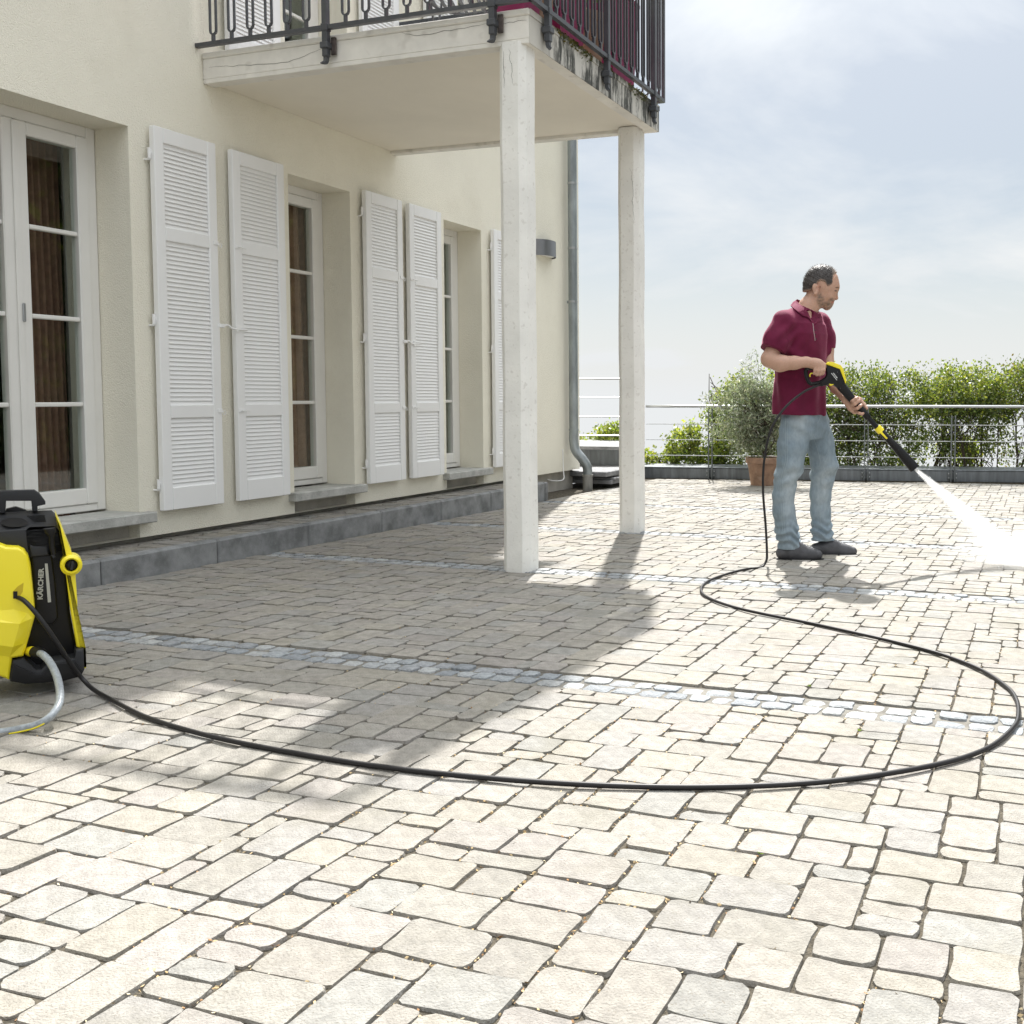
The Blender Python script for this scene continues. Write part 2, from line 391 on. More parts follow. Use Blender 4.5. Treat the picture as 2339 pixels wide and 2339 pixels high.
# ---------------------------------------------------------------- ground, paving, sett strips
def sheet(name, x0, x1, y0, y1, dz, mat, nx=1, ny=1):
    xs = np.linspace(x0, x1, nx + 1); ys = np.linspace(y0, y1, ny + 1)
    V = [(x, y, gz(y) + dz) for y in ys for x in xs]
    F = [(j * (nx + 1) + i, j * (nx + 1) + i + 1, (j + 1) * (nx + 1) + i + 1, (j + 1) * (nx + 1) + i) for j in range(ny) for i in range(nx)]
    return link(name, arr_mesh(name, V, F), mat)
struct(sheet('ground', -5.3, 26, -16, 13.25, -0.0072, m_joint))
# the slope that drops away behind the parapet
V = [(-40, 12.6, -.35), (40, 12.6, -.35), (60, 16, -1.6), (-60, 16, -1.6), (90, 60, -26), (-90, 60, -26), (300, 420, -60), (-300, 420, -60)]
m_slope = M('hillside_grass', (.07, .09, .035), 1, var=.4, vs=1.5)
struct(link('hillside', arr_mesh('hillside', V, [(0, 1, 2, 3), (3, 2, 4, 5), (5, 4, 6, 7)]), m_slope))

fwd = np.array([-math.sin(R(YAW)), math.cos(R(YAW))]); rgt = np.array([math.cos(R(YAW)), math.sin(R(YAW))])
def screen(x, y):
    d = x * fwd[0] + y * fwd[1]; u = x * rgt[0] + y * rgt[1]
    if d < .4: return None
    return 1560 + 2339 * u / d, 905 + 2339 * (1 - gz(y)) / d, d

def pack(x0, x1, y0, y1, u, sizes, wts):
    nx = max(1, round((x1 - x0) / u)); ny = max(1, round((y1 - y0) / u)); ux = (x1 - x0) / nx; uy = (y1 - y0) / ny
    used = np.zeros((ny, nx), bool); out = []
    for j in range(ny):
        for i in range(nx):
            if used[j, i]: continue
            ch = []
            for (a, b), wt in zip(sizes, wts):
                if i + a <= nx and j + b <= ny and not used[j:j + b, i:i + a].any():
                    left = 0
                    if i + a < nx and not used[j, i + a] and (i + a + 1 == nx or used[j, i + a + 1]): left = 1
                    ch.append(((a, b), wt * (.08 if left else 1)))
            if not ch: (a, b) = (1, 1)
            else: (a, b) = random.choices([c[0] for c in ch], [c[1] for c in ch])[0]
            used[j:j + b, i:i + a] = True
            out.append((x0 + i * ux, y0 + j * uy, x0 + (i + a) * ux, y0 + (j + b) * uy))
    return out

PAL = [(.282, .262, .232), (.288, .268, .230), (.280, .260, .238), (.270, .258, .240), (.260, .253, .233), (.276, .260, .232), (.270, .255, .226), (.284, .265, .235)]
def stone_geo(x0, y0, x1, y1, gap, rad, top, bev, ncorner, jit, dome=0.0, deep=.03):
    """vertices relative to the stone's centre on the sloping ground"""
    cx, cyy = (x0 + x1) / 2, (y0 + y1) / 2; hx, hy = (x1 - x0) / 2 - gap, (y1 - y0) / 2 - gap
    pts = []
    for sx, sy, a0 in ((1, 1, 0), (-1, 1, 90), (-1, -1, 180), (1, -1, 270)):
        rr = min(rad * random.uniform(.5, 1.9), hx * .8, hy * .8)
        for k in range(ncorner):
            a = R(a0 + 90 * k / max(1, ncorner - 1))
            pts.append((sx * (hx - rr) + rr * math.cos(a) + random.uniform(-jit, jit), sy * (hy - rr) + rr * math.sin(a) + random.uniform(-jit, jit)))
        if ncorner > 2:
            e = random.uniform(-.25, .25); j = random.uniform(-1.1, .9) * jit
            pts.append({0: (e * hx, hy + j), 90: (-hx - j, e * hy), 180: (e * hx, -hy - j), 270: (hx + j, e * hy)}[a0])
    n = len(pts); V = []; F = []
    dz = random.uniform(-.0025, .0025) + top; tx = random.uniform(-.02, .02); ty = random.uniform(-.02, .02)
    ins = [bev * random.uniform(.5, 1.7) for _ in pts]
    rings = [('full', -min(deep, .017)), ('edge', 0)] + ([('in', dome)] if dome else [])
    for kind, z in rings:
        for i, (x, y) in enumerate(pts):
            L = math.hypot(x, y); f = 1 if kind == 'full' else (1 - ins[i] * 1.15 / L if kind == 'edge' else .6)
            zz = z - (ins[i] * .25 if kind == 'edge' else 0)
            px, py = x * f, y * f
            V.append((px, py, gz(cyy + py) - gz(cyy) + zz + dz + (tx * px + ty * py if kind != 'full' else 0)))
    for k in range(len(rings) - 1):
        for i in range(n):
            a, b = k * n + i, k * n + (i + 1) % n; F.append((a, b, b + n, a + n))
    F.append(tuple((len(rings) - 1) * n + i for i in range(n)))
    return cx, cyy, V, F

paving = struct(bpy.data.objects.new('paving', None)); COL.objects.link(paving)
STRIPS = [(3.065, 3.225), (5.125, 5.285), (6.94, 7.10), (8.87, 9.03)]
bands = [(0.86, 3.055)] + [(STRIPS[i][1] + .01, STRIPS[i + 1][0] - .01) for i in range(3)] + [(9.04, 12.95)]
SZ = [(2, 2), (3, 2), (2, 3), (2, 1), (1, 2), (3, 1)]; WT = [.36, .30, .17, .22, .05, .06]
cells = []
for b0, b1 in bands:
    cells += pack(-4.60, 2.4, b0, b1, .059, SZ, WT)
def in_parapet(x, y): return y > 12.24 + (x + 4.70) * .1885
cells = [c for c in cells if not in_parapet((c[0] + c[2]) / 2, (c[1] + c[3]) / 2 + .05)]
scored = []
for c in cells:
    s = screen((c[0] + c[2]) / 2, (c[1] + c[3]) / 2)
    ok = s and -60 < s[0] < 2400 and s[1] < 2420
    scored.append(((c[2] - c[0]) * (c[3] - c[1]) / s[2] ** 3 if ok else -1, c))
scored.sort(key=lambda t: -t[0])
rest = MB()
for k, (sc_, c) in enumerate(scored):
    near = k < 300
    pal = random.choice(PAL); f = random.uniform(.92, 1.07); f *= 1 + .10 * mnoise.noise((c[0] * .9, c[1] * .9, 3))
    colr = tuple(v * f for v in pal)
    far = (c[1] > 7)
    cx, cyy, V, F = stone_geo(*c, random.uniform(.0002, .0016), .0110, 0.0, .0027 if near else .0020, 3 if near else 2, .0021 if near else .0013)
    if near:
        mb = MB(); mb.cur = colr; mb.add(V, F)
        o = mb.build('paving_stone', m_stone, paving); o.location = (cx, cyy, gz(cyy))
    else:
        rest.cur = colr; rest.add([(x + cx, y + cyy, z + gz(cyy)) for x, y, z in V], F)
stuff(rest.build('distant_paving_stone', m_stone, paving))

SPAL = [(0.260, 0.277, 0.290), (0.302, 0.315, 0.323), (0.218, 0.235, 0.252), (0.336, 0.344, 0.344), (0.269, 0.281, 0.294)]
for si, (b0, b1) in enumerate(STRIPS):
    st = struct(bpy.data.objects.new('sett_strip', None)); COL.objects.link(st)
    xs_ = np.linspace(-4.6, 2.4, 2); link('mortar_bed', arr_mesh('mortar_bed', [(x, y, gz(y) - .0065) for y in (b0 - .004, b1 + .004) for x in xs_], [(0, 1, 3, 2)]), m_mortar, st)
    joined = MB()
    hw = (b1 - b0) / 2
    for row in (0, 1):
        x = -4.59 + random.uniform(0, .04)
        while x < 2.35:
            L = random.uniform(.068, .105)
            y0 = b0 + row * hw + random.uniform(-.004, .004)
            f = random.uniform(.85, 1.12); colr = tuple(v * f for v in random.choice(SPAL))
            cx, cyy, V, F = stone_geo(x, y0, x + L, y0 + hw, random.uniform(.001, .0028), .016, random.uniform(-.004, .0), .0035, 3, .0034, dome=.002)
            if si < 2:
                mb = MB(); mb.cur = colr; mb.add(V, F); o = mb.build('granite_sett', m_sett, st, smooth=False); o.location = (cx, cyy, gz(cyy))
            else:
                joined.cur = colr; joined.add([(a + cx, b + cyy, z + gz(cyy)) for a, b, z in V], F)
            x += L
    if joined.v: stuff(joined.build('granite_setts', m_sett, st))
    
# dry leaf litter and grit caught in the joints
mb = MB()
for k in range(5200):
    c = scored[int(abs(random.gauss(0, 1)) * 330) % 900][1]
    e = random.random() < .62
    if e: x = random.choice((c[0], c[2])) + random.gauss(0, .003); y = random.uniform(c[1], c[3])
    else: x = random.uniform(c[0], c[2]); y = random.choice((c[1], c[3])) + random.gauss(0, .003)
    if x < -1.4 and random.random() < .55: continue
    if mnoise.noise((x * 1.3, y * 1.3, 9)) < -.12: continue
    a = random.uniform(0, 6.28); l = random.uniform(.002, .006); wd = random.uniform(.0012, .0028); z = gz(y) - random.uniform(.0, .008)
    ca, sa = math.cos(a), math.sin(a); t = random.uniform(-.003, .003)
    mb.cur = random.choice([(.42, .29, .14), (.55, .42, .24), (.30, .17, .08), (.48, .36, .2), (.62, .52, .34)])
    mb.add([(x - ca * l, y - sa * l, z), (x + sa * wd, y - ca * wd, z + t), (x + ca * l, y + sa * l, z + .001), (x - sa * wd, y + ca * wd, z - t)], [(0, 1, 2, 3)])
stuff(mb.build('joint_litter', m_debris))
# small weeds in the joints
def weed(px, py, label):
    x, y = min(((c[i], c[j]) for c in cells for i in (0, 2) for j in (1, 3)), key=lambda q: (q[0] - px) ** 2 + (q[1] - py) ** 2); m = MB()
    for k in range(12):
        a = random.uniform(0, 6.28); l = random.uniform(.005, .013); e = random.uniform(.2, 1.2)
        d = Vector((math.cos(a) * math.cos(e), math.sin(a) * math.cos(e), math.sin(e))); s = Vector((-math.sin(a), math.cos(a), 0)) * l * .3
        m.cur = random.choice([(.16, .24, .05), (.12, .2, .04)]); p = Vector((0, 0, 0))
        m.add([p, p + d * l * .5 + s, p + d * l, p + d * l * .5 - s], [(0, 1, 2, 3)])
    o = m.build('weed', m_leaf); o.location = (x, y, gz(y) + .0); tag(o, label, 'weed')
GW = [(-0.7721,3.3615,0.0232), (-0.4599,2.93,0.027), (-0.5259,2.1096,0.0342)]
weed(GW[0][0], GW[0][1], 'tiny green weed in the joint just above the sett strip, inside the hose loop')
weed(GW[1][0], GW[1][1], 'tiny green weed between pavers below the sett strip, inside the hose loop')
weed(GW[2][0], GW[2][1], 'tiny green weed between pavers in front of the black hose')

# ---------------------------------------------------------------- kerb and raised path
kerb = struct(bpy.data.objects.new('kerb', None)); COL.objects.link(kerb)
y = 0.0
while y < 9.0:
    y1 = min(y + .8, 9.05)
    o = MB().box((-4.675, y + .0025, -.12), (-4.6, y1 - .0025, .15), .012).build('kerb_stone', m_kerb, kerb); y += .8
MB().box((-5.02, 9.0545, -.12), (-4.6, 9.125, .15), .012).build('kerb_stone', m_kerb, kerb)
path = struct(bpy.data.objects.new('raised_path', None)); COL.objects.link(path)
MB().box((-5.02, -4, -.1), (-4.678, 9.05, .132)).build('path_bed', m_joint, path)
mb = MB()
for c in pack(-5.018, -4.68, .2, 9.05, .0615, SZ, WT):
    f = random.uniform(.85, 1.02); mb.cur = tuple(v * f for v in random.choice(PAL))
    cx, cyy, V, F = stone_geo(*c, .003, .012, 0, .006, 2, .002, deep=.02)
    mb.add([(a + cx, b + cyy, z + .148) for a, b, z in V], F)
stuff(mb.build('path_paving', m_stone, path))

# ---------------------------------------------------------------- house
house = thing('house', 'cream plastered two storey house with white windows along the terrace', 'house', (0, 0, 0))
XW = -4.95
UP = 2.85
OPEN = [(3.54, 4.565, .30, 2.54), (5.88, 6.555, .30, 2.54), (7.84, 8.475, .30, 2.54)]
OPENU = [(5.88, 6.555, .30 + UP, 2.54 + UP), (8.12, 8.755, 4.0, 2.54 + UP)]
def wall_mesh():
    mb = MB(); holes = [(a, b, .175, d) for a, b, c, d in OPEN] + OPENU
    ys = sorted({-8.0, 10.61} | {v for h in holes for v in h[:2]}); zs = sorted({.175, 6.5} | {v for h in holes for v in h[2:]})
    XB = -5.2; XI = -5.45
    def hole(yc, zc): return any(h[0] < yc < h[1] and h[2] < zc < h[3] for h in holes)
    for i in range(len(ys) - 1):
        for j in range(len(zs) - 1):
            if hole((ys[i] + ys[i + 1]) / 2, (zs[j] + zs[j + 1]) / 2): continue
            a, b, c, d = ys[i], ys[i + 1], zs[j], zs[j + 1]
            mb.add([(XW, a, c), (XW, b, c), (XW, b, d), (XW, a, d)], [(0, 1, 2, 3)])
            mb.add([(XI, a, c), (XI, b, c), (XI, b, d), (XI, a, d)], [(3, 2, 1, 0)])
    for a, b, c, d in holes:
        mb.add([(XW, b, c), (XI, b, c), (XI, b, d), (XW, b, d)], [(0, 1, 2, 3)])
        mb.add([(XW, a, c), (XI, a, c), (XI, a, d), (XW, a, d)], [(3, 2, 1, 0)])
        mb.add([(XW, a, d), (XW, b, d), (XI, b, d), (XI, a, d)], [(3, 2, 1, 0)])
    # underside of the plaster and the end wall
    mb.add([(XW, -8, .175), (XW, 10.61, .175), (-5.1, 10.61, .175), (-5.1, -8, .175)], [(3, 2, 1, 0)])
    mb.add([(XW, 10.61, .175), (-13, 10.61, .175), (-13, 10.61, 6.5), (XW, 10.61, 6.5)], [(0, 1, 2, 3)])
    mb.add([(XW, -8, .175), (-13, -8, .175), (-13, -8, 6.5), (XW, -8, 6.5)], [(3, 2, 1, 0)])
    return mb
wall_mesh().build('wall', m_plaster, house)
MB().box((-13, -7.9, -.3), (-5.025, 10.575, .174)).build('plinth', m_plinth, house)
# small plinth blocks showing below the sills
for a, b, c, d in OPEN: MB().box((-5.44, a + .002, .1745), (-5.03, b - .002, .262)).build('plinth_upstand', m_plinth, house)
mb = MB()
mb.add([(-5.46, -8, .2), (-9.5, -8, .2), (-9.5, 10.6, .2), (-5.46, 10.6, .2)], [(3, 2, 1, 0)])
mb.add([(-5.46, -8, 2.72), (-9.5, -8, 2.72), (-9.5, 10.6, 2.72), (-5.46, 10.6, 2.72)], [(0, 1, 2, 3)])
mb.add([(-9.5, -8, .2), (-9.5, 10.6, .2), (-9.5, 10.6, 6.4), (-9.5, -8, 6.4)], [(0, 1, 2, 3)])
mb.add([(-5.46, -8, 3.0), (-9.5, -8, 3.0), (-9.5, 10.6, 3.0), (-5.46, 10.6, 3.0)], [(3, 2, 1, 0)])
mb.build('room_lining', m_inside, house)
mb = MB(); mb.slab([(-4.5, 6.42), (-4.5, 6.52), (-9, 9.8), (-13.5, 6.52), (-13.5, 6.42)], -8.2, 10.62)
mb.build('roof', m_roof, house)

def window(o, leaves, lower=True, fw=.062, sw=.072):
    y0, y1, z0, z1 = o; z0 += .035 if lower else 0; xf = -5.2
    win = bpy.data.objects.new('window', None); COL.objects.link(win); win.parent = house
    zt = z1 - .0
    f = MB()
    f.box((xf - .06, y0 + .003, z0), (xf, y0 + fw, zt), .004).box((xf - .06, y1 - fw, z0), (xf, y1 - .003, zt), .004)
    f.box((xf - .06, y0 + fw + .001, zt - fw), (xf, y1 - fw - .001, zt), .004).box((xf - .06, y0 + fw + .001, z0), (xf + .004, y1 - fw - .001, z0 + .04), .004)
    f.build('frame', m_frame, win)
    a, b = y0 + fw + .003, y1 - fw - .003
    spans = [(a, b)] if leaves == 1 else [(a, (a + b) / 2 - .0015), ((a + b) / 2 + .0015, b)]
    for (p, q) in spans:
        s = MB(); zb, zu = z0 + .043, zt - fw - .003; xs0, xs1 = xf - .05, xf + .014
        s.box((xs0, p, zb), (xs1, p + sw, zu), .006).box((xs0, q - sw, zb), (xs1, q, zu), .006)
        s.box((xs0, p + sw + .0005, zu - sw), (xs1, q - sw - .0005, zu), .006).box((xs0, p + sw + .0005, zb), (xs1, q - sw - .0005, zb + sw + .02), .006)
        s.build('sash', m_frame, win)
        g0, g1 = zb + sw + .02, zu - sw; n = 4
        for k in range(n):
            za = g0 + (g1 - g0) * k / n; zc = g0 + (g1 - g0) * (k + 1) / n
            MB().box((xf - .022, p + sw - .004, za + .0105 * (k > 0)), (xf - .012, q - sw + .004, zc - .0105 * (k < n - 1))).build('pane', m_glass, win)
            if k: MB().box((xf - .03, p + sw + .001, za - .0125), (xf + .006, q - sw - .001, za + .0125), .005).build('glazing_bar', m_frame, win)
    if leaves == 2:
        c = (a + b) / 2
        MB().box((xf + .0145, c - .018, z0 + .05), (xf + .024, c + .018, zt - fw - .01), .004).build('meeting_bead', m_frame, win)
        MB().box((xf + .0245, c + .004, 1.40), (xf + .034, c + .02, 1.5), .003).build('handle', m_rail, win)
    if lower:
        MB().box((-5.2, y0 - .06, .263), (-4.878, y1 + .065, .325), .006).build('window_sill', m_sill, house) 
window(OPEN[0], 2); window(OPEN[1], 1); window(OPEN[2], 1)
for o in OPENU: window(o, 1, lower=False)

m_curtain3 = M('light_brown_curtain', (.38, .235, .17), .9, var=.12, vs=20)
def curtain(x, y0, y1, z0, z1, mat, label, folds):
    n = 40; V = []; F = []
    for j, z in enumerate((z0, (z0 + z1) / 2, z1)):
        for i in range(n + 1):
            t = i / n; V.append((x + .03 * math.sin(t * folds * 6.28 + j * .4) - .02 * j, y0 + (y1 - y0) * t, z))
    for j in range(2):
        for i in range(n): F.append((j * (n + 1) + i, j * (n + 1) + i + 1, (j + 1) * (n + 1) + i + 1, (j + 1) * (n + 1) + i))
    o = link('curtain', arr_mesh('curtain', V, F), mat, smooth=True); return tag(o, label, 'curtain')
curtain(-5.50, 4.36, 4.58, .24, 2.62, m_curtain, 'dark brown curtain hanging inside the right leaf of the wide window', 5)
curtain(-5.50, 3.3, 3.62, .24, 2.62, m_curtain, 'dark brown curtain hanging inside the left leaf of the wide window', 5)
curtain(-5.31, 6.10, 6.50, .34, 2.5, m_curtain3, 'brown curtain inside the narrow window behind the second and third shutters', 4)
curtain(-5.53, 8.50, 8.95, .24, 2.62, m_curtain2, 'pale grey curtain inside the far narrow window', 4)
curtain(-5.56, 4.66, 4.85, .24, 2.62, m_curtain2, 'pale curtain edge beside the brown one inside the wide window', 3)

# ---------------------------------------------------------------- shutters
SH_W, SH_H, ST = .472, 2.25, .068
slat_me = MB().add([(-.0075, 0, -.0135), (-.004, 0, -.0165), (.0065, 0, .0135), (.003, 0, .0165),
                    (-.0075, SH_W - 2 * ST - .002, -.0135), (-.004, SH_W - 2 * ST - .002, -.0165), (.0065, SH_W - 2 * ST - .002, .0135), (.003, SH_W - 2 * ST - .002, .0165)],
                   [(0, 1, 2, 3), (7, 6, 5, 4), (0, 4, 5, 1), (1, 5, 6, 2), (2, 6, 7, 3), (3, 7, 4, 0)]).mesh('slat')
# flip so the slats shed water outwards
for v in slat_me.vertices: v.co.x = -v.co.x
slat_me.flip_normals(); slat_me.materials.append(m_white)
def make_shutter(label, hinge_left):
    t = thing('window_shutter', label, 'shutter', group='louvred shutters on the house wall')
    T = .04
    f = MB()
    f.box((0, 0, 0), (T, ST, SH_H), .004).box((0, SH_W - ST, 0), (T, SH_W, SH_H), .004)
    rails = [(0, .134), (.548, .627), (1.596, 1.676), (2.163, SH_H)]
    for a, b in rails: f.box((.001, ST + .0005, a + .0005), (T - .001, SH_W - ST - .0005, b - .0005), .003)
    f.build('frame', m_white, t)
    f = MB().box((.004, ST + .001, .13), (.007, SH_W - ST - .001, 2.17)); f.build('backing', m_white, t)
    for (a, b) in ((.134, .548), (.627, 1.596), (1.676, 2.163)):
        n = round((b - a) / .0262); pz = (b - a) / n
        for k in range(n):
            s = link('slat', slat_me, None, t); s.location = (.0235, ST + .001, a + pz * (k + .5))
    hy = -.012 if hinge_left else SH_W + .012
    for z in (.16, 1.13, 2.09):
        h = MB().tube([(.012, hy, z - .03), (.012, hy, z + .03)], .009, 8).box((.006, min(hy, hy + (.03 if hinge_left else -.03)), z - .004), (.018, max(hy, hy + (.03 if hinge_left else -.03)), z + .02), .002)
        h.tube([(.012, hy, z - .035), (-.03, hy, z - .035)], .006, 6)
        h.build('hinge', m_white, t)
    ky = SH_W - .02 if hinge_left else .02
    for z in (1.635, .588):
        k = MB().box((T + .0005, ky - .02, z - .012), (T + .006, ky + .02, z + .012), .002)
        if hinge_left: k.tube([(T + .008, ky + .03 + .012 * math.cos(a), z - .012 + .012 * math.sin(a)) for a in np.linspace(0, 6.28, 12)], .002, 5, caps=False)
        else: k.tube([(T + .004, ky, z), (T + .012, ky + .005, z), (T + .012, ky + .07, z - .003)], .004, 6)
        k.build('latch', m_white, t)
    return t
XS = -4.925
sh = [(4.685, True, 0, 'white louvred shutter right beside the wide window, hung on three hinges'),
      (5.295, False, 0, 'second white shutter from the wide window, left of the narrow window under the balcony'),
      (6.663, True, 0, 'white shutter on the right of the narrow window under the balcony'),
      (7.232, False, 0, 'white shutter on the left of the far narrow window'),
      (8.603, True, 0, 'white shutter beyond the far narrow window, half behind the front column'),
      (5.295, False, UP, 'upstairs white shutter at the left end of the balcony, bottom showing through the railing'),
      (6.663, True, UP, 'upstairs white shutter right of the balcony door'),
      (7.53, False, 3.68, 'upstairs white shutter behind the thin legged balcony chair')]
protoL = make_shutter(sh[0][3], True); protoR = make_shutter(sh[1][3], False)
for i, (y, hl, dz, lab) in enumerate(sh):
    o = {0: protoL, 1: protoR}.get(i) or copy_tree(protoL if hl else protoR)
    o.location = (XS, y, .32 + dz); o['label'] = lab
# iron catch bars between the neighbouring shutters
for y, lab in ((5.165, 'white catch bar joining the two nearest shutters'), (7.138, 'white catch bar joining the shutters between the two narrow windows')):
    m = MB().box((XS + .03, y - .02, 1.43), (XS + .055, y + .02, 1.455), .004).tube(curve_pts([(XS + .05, y, 1.44), (XS + .045, y + .05, 1.45), (XS + .045, y + .1, 1.43), (XS + .052, y + .21, 1.43)], 4), .007, 6)
    m.box((XS + .04, y + .12, 1.41), (XS + .052, y + .145, 1.455), .003)
    tag(m.build('shutter_catch', m_white), lab, 'catch')

# ---------------------------------------------------------------- balcony
balc = thing('balcony', 'concrete balcony on two white columns with a dark iron railing', 'balcony')
BX0, BX1, BY0, BY1 = -4.948, -2.69, 5.135, 7.16
mb = MB().box((BX0, BY0, 2.962), (BX1, BY1, 3.085), .003)
mb.box((BX0, BY0, 2.935), (BX1, BY0 + .085, 2.9615), .003).box((BX0, BY1 - .085, 2.935), (BX1, BY1, 2.9615), .003).box((BX1 - .085, BY0 + .0855, 2.935), (BX1, BY1 - .0855, 2.9615), .003)
mb.box((BX0, BY0 - .008, 3.0855), (BX1 + .006, BY1 + .008, 3.122), .006)
mb.build('slab', m_conc, balc)
MB().box((BX0, BY0 + .086, 2.957), (BX1 - .086, BY1 - .086, 2.9615)).build('soffit', m_soffit, balc)
MB().box((BX1 + .0005, BY0 + .004, 2.936), (BX1 + .005, BY1 - .002, 3.085)).build('fascia', m_fascia, balc)
MB().box((BX1 + .0065, BY0 + .004, 3.086), (BX1 + .0105, BY1 - .002, 3.121)).build('fascia', m_fascia, balc)
# moss clumps along the top edge of the fascia
mb = MB()
for k in range(900):
    y = random.uniform(5.45, 7.1)
    if mnoise.noise((y * 3.2, 0, 4)) < -.05: continue
    p = Vector((BX1 + .01 + random.uniform(0, .012), y, 3.122 - abs(random.gauss(0, .022)))); s = random.uniform(.004, .011)
    a = Vector((random.uniform(-1, 1), random.uniform(-1, 1), random.uniform(-1, 1))) * s; b = Vector((random.uniform(-1, 1), random.uniform(-1, 1), random.uniform(-1, 1))) * s
    mb.cur = random.choice([(.07, .085, .02), (.11, .10, .02), (.045, .05, .02), (.15, .12, .03)])
    mb.add([p - a, p - b, p + a, p + b], [(0, 1, 2, 3)])
stuff(mb.build('moss', m_moss, balc))
def column(cx, cyy, zb, name='column'):
    h, c = .083, .034; mb = MB(); pts = [(h, h - c), (h - c, h), (-h + c, h), (-h, h - c), (-h, -h + c), (-h + c, -h), (h - c, -h), (h, -h + c)]
    zs = np.linspace(zb, 2.950, 12); V = []
    for k, z in enumerate(zs):
        t = .004 * math.sin(k * 1.9); q = 1 + .004 * math.sin(k * 2.7 + 1)
        V += [(cx + x * q + t * .6 + random.uniform(-.0012, .0012), cyy + y * q + random.uniform(-.0012, .0012), z) for x, y in pts]
    F = [(k * 8 + i, k * 8 + (i + 1) % 8, (k + 1) * 8 + (i + 1) % 8, (k + 1) * 8 + i) for k in range(11) for i in range(8)]
    F += [tuple(range(8))[::-1], tuple(88 + i for i in range(8))]
    mb.add(V, F); col = mb.build(name, m_col, balc)
    return col
c1 = column(-2.80, 5.205, -.02); c2 = column(-2.872, 7.075, -.03)
def crack(pts, wd, parent, nrm):
    n = Vector(nrm); mb = MB(); P = [Vector(p) for p in pts]; V = []
    for i, p in enumerate(P):
        d = (P[min(i + 1, len(P) - 1)] - P[max(i - 1, 0)]).normalized(); s = d.cross(n).normalized() * wd * (.3 + .7 * math.sin(math.pi * (i + .5) / len(P)))
        V += [p + s + n * .0012, p - s + n * .0012]
    mb.add(V, [(2 * i, 2 * i + 1, 2 * i + 3, 2 * i + 2) for i in range(len(P) - 1)])
    return mb.build('crack', m_crack, parent)
def wob(a, b, n, amp, ax):
    a, b = Vector(a), Vector(b)
    return [a.lerp(b, i / n) + Vector(ax) * random.uniform(-amp, amp) for i in range(n + 1)]
yc = 5.205 - .0855
crack(wob((-2.84, yc, 2.9), (-2.832, yc, 2.70), 9, .005, (1, 0, 0)), .0011, c1, (0, -1, 0))
crack(wob((-2.80, yc, 2.91), (-2.78, yc, 2.72), 9, .006, (1, 0, 0)), .0009, c1, (0, -1, 0))
ys_ = 5.135 - .0005
crack(wob((-4.9, ys_, 3.03), (-4.35, ys_, 3.00), 12, .004, (0, 0, 1)) + wob((-4.3, ys_, 3.0), (-4.02, ys_, 3.06), 7, .004, (0, 0, 1)), .0011, balc, (0, -1, 0))
crack(wob((-3.5, ys_, 3.08), (-3.4, ys_, 3.055), 4, .003, (0, 0, 1)) + wob((-3.36, ys_, 3.052), (-2.95, ys_, 3.068), 9, .004, (0, 0, 1)), .0011, balc, (0, -1, 0))
crack(wob((-2.86, ys_, 3.055), (-2.70, ys_, 3.06), 6, .003, (0, 0, 1)), .001, balc, (0, -1, 0))
yc2 = 7.075 - .0855
crack(wob((-2.84, yc2, 2.65), (-2.82, yc2, 2.25), 12, .01, (1, 0, 0)), .0009, c2, (0, -1, 0))

ZR = 3.152; ZT = 3.96; NY = 5.09; FX = -2.648
r_ = MB().bar((-4.948, NY, ZR), (FX, NY, ZR), .03, .024).bar((FX, NY - .012, ZR), (FX, 7.15, ZR), .03, .024).bar((FX, 7.15, ZR), (-4.5, 7.15, ZR), .024, .02)
r_.build('bottom_rail', m_iron, balc)
r_ = MB().bar((-4.948, NY, ZT), (FX, NY, ZT), .04, .03).bar((FX, NY, ZT), (FX, 7.15, ZT), .04, .03).bar((FX, 7.15, ZT), (-4.9, 7.15, ZT), .04, .03)
r_.build('top_rail', m_iron, balc)
def baluster_mesh():
    mb = MB(); hw = .0225
    mb.bar((0, 0, ZR + .012), (0, 0, ZR + .052), .018, .016)
    arc = [(hw * math.sin(a), -hw * math.cos(a)) for a in np.linspace(-math.pi / 2, math.pi / 2, 7)]
    pts = [(-hw, ZT - .05)] + [(x, ZR + .078 + z) for x, z in arc] + [(hw, ZT - .05)]
    for i in range(len(pts) - 1):
        mb.bar((pts[i][0], 0, pts[i][1]), (pts[i + 1][0], 0, pts[i + 1][1]), .010, .013, up=(0, 1, 0))
    mb.bar((-hw - .006, 0, ZT - .05), (hw + .007, 0, ZT - .05), .014, .014).bar((0, 0, ZT - .045), (0, 0, ZT - .012), .018, .016)
    return mb.mesh('baluster')
bal_me = baluster_mesh(); bal_me.materials.append(m_iron)
def baluster(x, y, rz):
    o = link('baluster', bal_me, None, balc); o.location = (x, y, 0); o.rotation_euler = (0, 0, rz)
for x in [-4.817, -4.677, -4.537, -4.40, -4.263, -4.127] + [-3.85 + .139 * k for k in range(7)] + [-2.765]: baluster(x, NY, 0)
PF = [5.29, 6.12, 6.955]
for a, b in ((5.29, 6.12), (6.12, 6.955)):
    for k in range(7): baluster(FX, a + (b - a) * (k + 1) / 8, R(90))
baluster(FX, 7.06, R(90)); baluster(FX, 5.19, R(90))
for k in range(1, 12): baluster(FX - .14 * k, 7.15, 0)
MB().bar((FX, 7.15, ZR), (FX, 7.15, ZT), .022, .022).build('corner_bar', m_iron, balc)
